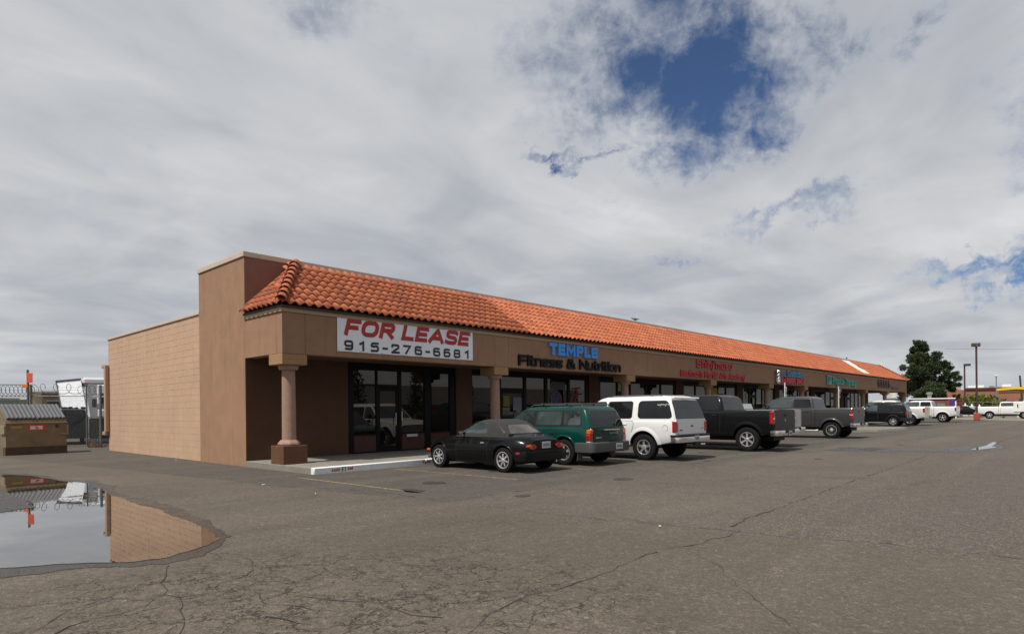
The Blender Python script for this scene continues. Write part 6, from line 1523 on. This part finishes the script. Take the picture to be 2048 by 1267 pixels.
q.tube([t0, ptz*.4+Vector((.1, 0, 0)), ptz*.8, ptz], .28, 8, r2=.04)
for (c, r) in bl3[::3]: z = max(1.5, c.z*.72); q.tube([Vector((ptz.x*z/ptz.z, ptz.y*z/ptz.z, z)), (Vector((ptz.x*z/ptz.z, ptz.y*z/ptz.z, z))+c)/2+Vector((0, 0, .15)), c], .07, 5, r2=.015)
q.obj('trunk', bark, pine)

def bush(name, label, px_, ytop, ybase, wpx, Dp, m_, cat='tree', per=500, size=.18, seed=1, n=14, group=None, trunk=True):
    b0 = at(px_, ybase, Dp); zb = max(0, b0.z); b0.z = 0; k = Dp/FPX; e = empty(name, b0, 0, label, cat, group); rr = random.Random(seed)
    Wd = wpx*k/2; z1 = CH+(812-ytop)*k if px_ > 1024 else CH+(830-ytop)*k; bl = []
    for i in range(n):
        u = rr.uniform(-1, 1); hh = rr.uniform(.35, 1.0)*(1-.55*abs(u)); r = Wd*rr.uniform(.28, .42)
        bl.append((RT*(u*Wd*.75)+F*rr.uniform(-.6, .6)*Wd+Vector((0, 0, max(r, z1*hh-r*.6))), r))
    crown(bl, per, size, m_, e, seed=seed)
    q = MB()
    for i in range(3): q.tube([(0, 0, 0), bl[i][0]*.5+Vector((0, 0, .1)), bl[i][0]], .06, 5, r2=.02)
    q.obj('trunk', bark, e); return e
bush('tree', 'dark tree top beyond the garage left of the white trailer', 105, 771, 840, 52, 60, shrub_m, seed=5, per=140, size=.3, n=16)
bush('tree', 'dark tree behind the slatted screen at the left edge of the photo', 12, 780, 840, 46, 66, shrub_m, seed=6, per=120, size=.35, n=12)
bush('tree', 'yellow-green tree in front of the brick building behind the light poles', 1948, 783, 812, 84, 120, palo_m, seed=7, per=110, size=.42, n=30)
bush('tree', 'second yellow-green tree left of the taller light pole', 1925, 787, 812, 50, 112, palo_m, seed=8, per=110, size=.40, n=20)
bush('tree', 'green rounded tree between the light poles and the yellow canopy', 1988, 782, 812, 40, 124, shrub_m, seed=9, per=100, size=.42, n=14)
bush('tree', 'small green tree under the left end of the yellow canopy', 2012, 792, 812, 26, 122, shrub_m, seed=10, per=110, size=.5, n=10)
bush('tree', 'dark evergreen at the right edge of the photo beside the canopy', 2052, 768, 812, 26, 110, pine_m, seed=12, per=120, size=.45, n=12)
bush('shrub', 'round dusty shrub on the ground beside the white pickup', 2006, 828, 838, 14, 74, palo_m, 'shrub', seed=13, per=300, size=.14, n=8)
bush('shrub', 'dark shrub at the foot of the shorter light pole', 1946, 817, 830, 22, 92, shrub_m, 'shrub', seed=14, per=120, size=.2, n=8)
bush('tree', 'leafy tree seen under the canopy between the last two columns', 1800, 786, 830, 30, 95, shrub_m, seed=15, per=70, size=.35, n=14)
# weeds at the foot of the fence
q = MB(); rr = random.Random(8)
for k in range(260):
    u = rr.random(); p_ = at(176+u*38, 892+rr.uniform(-1, 4), 28.4+rr.uniform(-.6, .3)); p_.z = 0; h_ = rr.uniform(.05, .42)*(1-u*.5); a = rr.uniform(0, 6.28); w2 = .012
    q.add([p_+Vector((w2*math.cos(a), w2*math.sin(a), 0)), p_-Vector((w2*math.cos(a), w2*math.sin(a), 0)), p_+Vector((rr.uniform(-.2, .2), rr.uniform(-.2, .2), h_))], [(0, 1, 2)])
tag(q.obj('weeds', mat('dry_weed', (.14, .085, .045), .9, var=.4, vscale=9), fix=False), 'dry brown weeds at the foot of the yard fence', 'weeds', None, 'stuff')

# ================================================================== far right
def lamp(px_, ytop, ybase, Dp, label, heads, tubm, boxc, w_=.11, basew=.55, baseh=.95, lean=0):
    b0 = at(px_, ybase, Dp); b0.z = 0; k = Dp/FPX; zt = CH+(812-ytop)*k; e = empty('lamp_post', b0, vr(px_), label, 'lamp post', 'parking lot light poles')
    MB().bbox((-w_, -w_, baseh-.05), (w_, w_, zt), .02).obj('pole', tubm, e); MB().bbox((-basew, -basew, 0), (basew, basew, baseh), .05).obj('concrete_base', boxc, e)
    for (x0, x1) in heads: MB().bbox((x0, -.25, zt-.02), (x1, .25, zt+.32), .04).obj('lamp_head', mat('lamp_head', (.05, .035, .03), .6), e)
    return e
pm_ = mat('pole_maroon', (.045, .018, .018), .6, var=.2)
def yh(x): return 821-.0106*(x-1024)
lamp(1954, 693, 838, 62, 'tall maroon light pole with a twin head on a red concrete base', [(-.40, .05), (.07, .34)], pm_, mat('base_red', (.30, .05, .028), .8, var=.12), .085, .27, .72)
lamp(1930, 732, 829, 92, 'shorter maroon light pole with a single head on a dark red base', [(-.12, .74)], pm_, mat('base_maroon', (.14, .03, .03), .8), .10, .27, .68)
e = empty('lamp_post', Vector((at(1993, 812, 150).x, at(1993, 812, 150).y, 0)), rzv, 'thin grey street light left of the yellow canopy', 'lamp post')
MB().tube([(0, 0, 0), (0, 0, CH+(812-752)*150/FPX)], .12, 6).obj('pole', galv, e); MB().bbox((-.45, -.2, 8.4), (.5, .2, 8.65), .05).obj('lamp_head', white_p, e)
e = empty('utility_pole', Vector((at(2041, 812, 160).x, at(2041, 812, 160).y, 0)), rzv, 'dark wooden utility pole rising behind the yellow canopy', 'utility pole')
MB().tube([(.6, 0, 0), (-.1, 0, CH+(812-752)*160/FPX)], .19, 6).obj('pole', pm_, e)
# concrete island with yellow stripes
isl = empty('concrete_island', (0, 0, 0)); isl['kind'] = 'structure'
q = MB(); poly = [(31.9, -4.6), (33.0, -5.45), (36.0, -5.9), (38.3, -5.9), (39.3, -5.2), (39.6, -4.2), (39.2, -2.2), (33.2, -2.2)]
vs = [(x, y, .004) for x, y in poly]+[(x*.995+36*.005, y*.97-4*.03, .13) for x, y in poly]; n = len(poly)
q.add(vs, [tuple(range(n, 2*n))]+[(i, (i+1) % n, n+(i+1) % n, n+i) for i in range(n)]); q.obj('island_slab', conc, isl)
q = MB()
for x in (33.6, 35.2, 36.8, 38.2): q.box((x, -5.3, .132), (x+.16, -3.0, .136))
q.obj('painted_stripe', ym, isl)
mb = sheet('wet_rim', jag([(30.9, -5.6), (33, -6.3), (36, -6.5), (37, -6.2), (34, -5.6), (32, -5.0)], .08, 21, 4), .004, asph_w, ground)

# low maroon shop with white roof line, stack and purple sign
def slab(name, label, px0, px1, ytop, Dp, depth, m_, cat='building', zt=None, rz=None, base=812):
    a, b_ = at(px0, 830, Dp), at(px1, 830, Dp); Ln = (Vector((b_.x-a.x, b_.y-a.y, 0))).length; h = zt or CH+(base-ytop)*Dp/FPX
    Ln = abs(px1-px0)*Dp/FPX*vc((px0+px1)/2); e = empty(name, (a.x, a.y, 0), vr((px0+px1)/2), label, cat); MB().box((0, 0, 0), (Ln, depth, h)).obj('wall', m_, e); return e, Ln, h
mr = mat('maroon_wall', (.15, .055, .055), .85, var=.08)
e, Ln, h = slab('low_shop', 'low maroon shop with a white roof edge beyond the row of trucks', 1818, 1908, 798, 76, 8, mr)
MB().bbox((-.1, -.12, h), (Ln+.1, 8, h+.13), .02).obj('roof_edge', white_p, e); q = MB(); q.lathe([(.22, h+.13), (.22, h+.6), (.34, h+.62), (.34, h+.85), (.1, h+.9)], 14); q.obj('roof_vent', galv, e, loc=(Ln*.46, 2, 0))
MB().bbox((Ln*.62, -.05, .3), (Ln*.80, -.005, h-.5), .01).obj('window', mat('window_grey', (.16, .19, .16), .4), e)
pb = at(1905, 830, 73.0); pb.z = 0
e = empty('pylon_sign', pb, vr(1905), 'purple panel sign between red and white posts beyond the white pickup', 'sign')
MB().bbox((-.25, -.1, .9), (.22, .1, CH+(812-799)*73/FPX), .03).obj('purple_panel', mat('purple', (.05, .015, .16), .6, var=.2), e); MB().bbox((-.42, -.12, 0), (-.27, .12, CH+(812-797)*73/FPX), .02).obj('red_post', mat('post_red', (.28, .03, .03), .6), e); MB().bbox((.26, -.12, 0), (.38, .12, 2.0), .02).obj('white_post', white_p, e)
e, Ln, h = slab('kiosk', 'small dark maroon hut right of the purple sign', 1912, 1925, 801, 80, 2, mat('kiosk_maroon', (.11, .02, .025), .8), 'hut')
MB().bbox((-.06, -.06, h+.002), (Ln+.06, 2.06, h+.10), .02).obj('roof', mat('kiosk_roof', (.08, .03, .03), .8), e); MB().bbox((.12, -.03, .3), (Ln-.12, -.004, h-.5), .01).obj('door', mat('kiosk_door', (.07, .015, .02), .8), e)
# white tanks / equipment by the short pole
e = empty('gas_cage', Vector((at(1928, 830, 88).x, at(1928, 830, 88).y, 0)), vr(1928), 'pale cabinets and tanks standing behind the shorter light pole', 'cabinet')
for k, (x, w2, h_) in enumerate([(-.2, .7, 1.5), (.6, .6, 1.4), (1.4, .7, 1.3)]): MB().bbox((x, 0, 0), (x+w2, .7, h_), .04).obj('cabinet_body', mat('pale_cabinet', (.50, .52, .50), .6, var=.1), e); q = MB(); q.lathe([(.12, h_), (.08, h_+.2), (.02, h_+.35)], 10); q.obj('finial', white_p, e, loc=(x+w2/2, .35, 0))
# brick store far behind, with roof units
brk = mat('brick_far', (.26, .115, .075), .9, var=.12, vscale=.4)
e, Ln, h = slab('brick_store', 'long red brick store far behind the trees', 1893, 2110, 780, 185, 30, brk)
MB().bbox((Ln*.18, -.4, h-.05), (Ln*.75, -.01, h+.5), .05).obj('parapet_band', mat('band_maroon', (.09, .03, .03), .8), e)
rr = random.Random(5)
for k in range(15):
    x = rr.uniform(.04, .80)*Ln; w2 = rr.uniform(.8, 2.6); MB().bbox((x, 4+k*.3, h), (x+w2, 6+k*.3, h+rr.uniform(.6, 1.5)), .05).obj('roof_unit', [white_p, galv, mat('unit_tan', (.36, .28, .18), .8)][k % 3], e)
# yellow arched canopy
ym2 = mat('canopy_yellow', (.70, .47, .015), .5)
ca = at(1994, 812, 100); ca.z = 0; k = 100/FPX
e = empty('arched_canopy', ca, vr(2020), 'yellow arched drive-through canopy on white columns at the right edge', 'canopy')
q = MB(); pts = []
for i in range(19):
    x = i*.33; xp = 1994+x/k; yy = 777-3.2*math.sin(min(1, (x/6.0)*1.15)*math.pi*.72)+max(0, (x-2.6))*1.55*.95; pts.append((x, CH+(811-yy)*k))
poly = pts+[(x, z-.32) for x, z in pts[::-1]]
vs = []; fs = []; n = len(pts)
for dy in (0, 5):
    for (x, z) in pts: vs += [(x, dy, z), (x, dy, z-.34-.02*x)]
for i in range(n-1):
    a = 2*i; b2 = 2*n+2*i
    fs += [(a, a+1, a+3, a+2), (b2, b2+2, b2+3, b2+1), (a, a+2, b2+2, b2), (a+1, b2+1, b2+3, a+3)]
fs += [(0, 2*n, 2*n+1, 1), (2*n-2, 2*n-1, 4*n-1, 4*n-2)]
q.add(vs, fs); q.obj('arch', ym2, e, smooth=40)
MB().bbox((.25, .3, CH+(811-786)*k), (3.4, 4.6, CH+(811-783.5)*k), .02).obj('lower_beam', mat('canopy_orange', (.42, .20, .01), .5), e)
MB().bbox((3.25, 1, 0), (3.7, 2, CH+(811-781)*k), .03).obj('column', white_p, e); MB().bbox((3.9, 3.5, 0), (4.2, 4.5, CH+(811-781)*k), .03).obj('column', mr, e)
# tan enclosure wall at the right edge
e, Ln, h = slab('enclosure', 'tan block enclosure at the right edge beside the white pickup', 2034, 2140, 808, 73.5, 3, mat('enclosure_tan', (.47, .39, .22), .85, var=.05), 'wall', base=811)
MB().bbox((-.08, -.08, h+.002), (Ln, 3.08, h+.12), .02).obj('wall_cap', mat('cap_tan', (.40, .30, .14), .8), e)
# boundary fence with top rail along the far side
a, b_ = at(1908, 830, 98), at(2120, 830, 98); Ln = (b_-a).length
e = empty('rail_fence', (a.x, a.y, 0), math.atan2(b_.y-a.y, b_.x-a.x), 'thin grey chain-link boundary fence behind the light poles', 'fence')
q = MB(); q.tube([(0, 0, 1.98), (Ln, 0, 2.02)], .03, 5); q.obj('top_rail', galv, e); MB().tube([(0, 0, 1.45), (Ln, 0, 1.45)], .015, 4).obj('wire', galv, e)
for x in range(0, int(Ln), 3): MB().tube([(x, 0, 0), (x, 0, 2.05)], .035, 5).obj('post', galv, e)
# concrete apron strip under the poles
q = MB(); pl = [gnd(1905, 838), gnd(2200, 843), gnd(2200, 836), gnd(1912, 832)]
sheet('concrete_apron', [(p_.x, p_.y) for p_ in pl], .004, conc, ground)
# white building and van glimpsed under the far end of the canopy
e, Ln, h = slab('white_building', 'pale building seen between the last two columns', 1772, 1812, 793, 110, 8, mat('pale_far', (.42, .42, .41), .8, var=.1), base=812)
MB().bbox((0, -.06, h-.7), (Ln, -.004, h-.2), .02).obj('dark_band', mat('band_dark', (.06, .08, .09), .6), e); MB().bbox((Ln*.3, 1, h), (Ln*.5, 3, h+.9), .02).obj('roof_unit', mat('unit_cream', (.5, .48, .36), .8), e)
# overhead wires far away
q = MB()
for (y0_, y1_) in ((668, 699), (790, 812)):
    pass
A, B = at(1890, 697, 150), at(2300, 682, 150); q.tube([A.lerp(B, i/12)+Vector((0, 0, -.8*math.sin(math.pi*i/12))) for i in range(13)], .03, 4)
A, B = at(1915, 792, 140), at(2010, 787, 140); q.tube([A.lerp(B, i/8) for i in range(9)], .03, 4)
tag(q.obj('overhead_wire', mat('wire_dark', (.08, .08, .08), .7)), 'thin overhead wires strung in front of the far trees and sky', 'wire')

# ================================================================== across the street, mirrored in the glass
e = empty('opposite_building', (-10, -62, 0), 0, 'long low building, white above and brown below, seen mirrored in the shop windows', 'building')
MB().box((0, -10, 0), (110, 0, 2.6)).obj('lower_wall', mat('opp_brown', (.17, .08, .05), .9, var=.1), e); MB().box((0, -10, 2.602), (110, .15, 5.6)).obj('upper_wall', mat('opp_white', (.52, .50, .46), .85, var=.06), e)
for k in range(14): MB().bbox((3+k*7.6, .002, .2), (8+k*7.6, .06, 2.3), .02).obj('window', gbay, e)
for i, (X, Y, h_) in enumerate([(36.5, -48, 9.5), (44, -46, 8.0), (54, -47, 9.0)]):
    e = empty('cypress', (X, Y, 0), 0, ['tallest slender cypress across the lot, seen mirrored in the glass', 'middle slender cypress across the lot, seen mirrored in the glass', 'farthest slender cypress across the lot, seen mirrored in the glass'][i], 'tree', 'cypresses across the lot')
    crown([(Vector((0, 0, z)), .9*(1-z/h_)**.6+.25) for z in [h_*j/12 for j in range(1, 12)]], 120, .35, cyp_m, e, seed=20+i, flat=1.6); MB().tube([(0, 0, 0), (0, 0, h_*.8)], .12, 6, r2=.03).obj('trunk', bark, e)
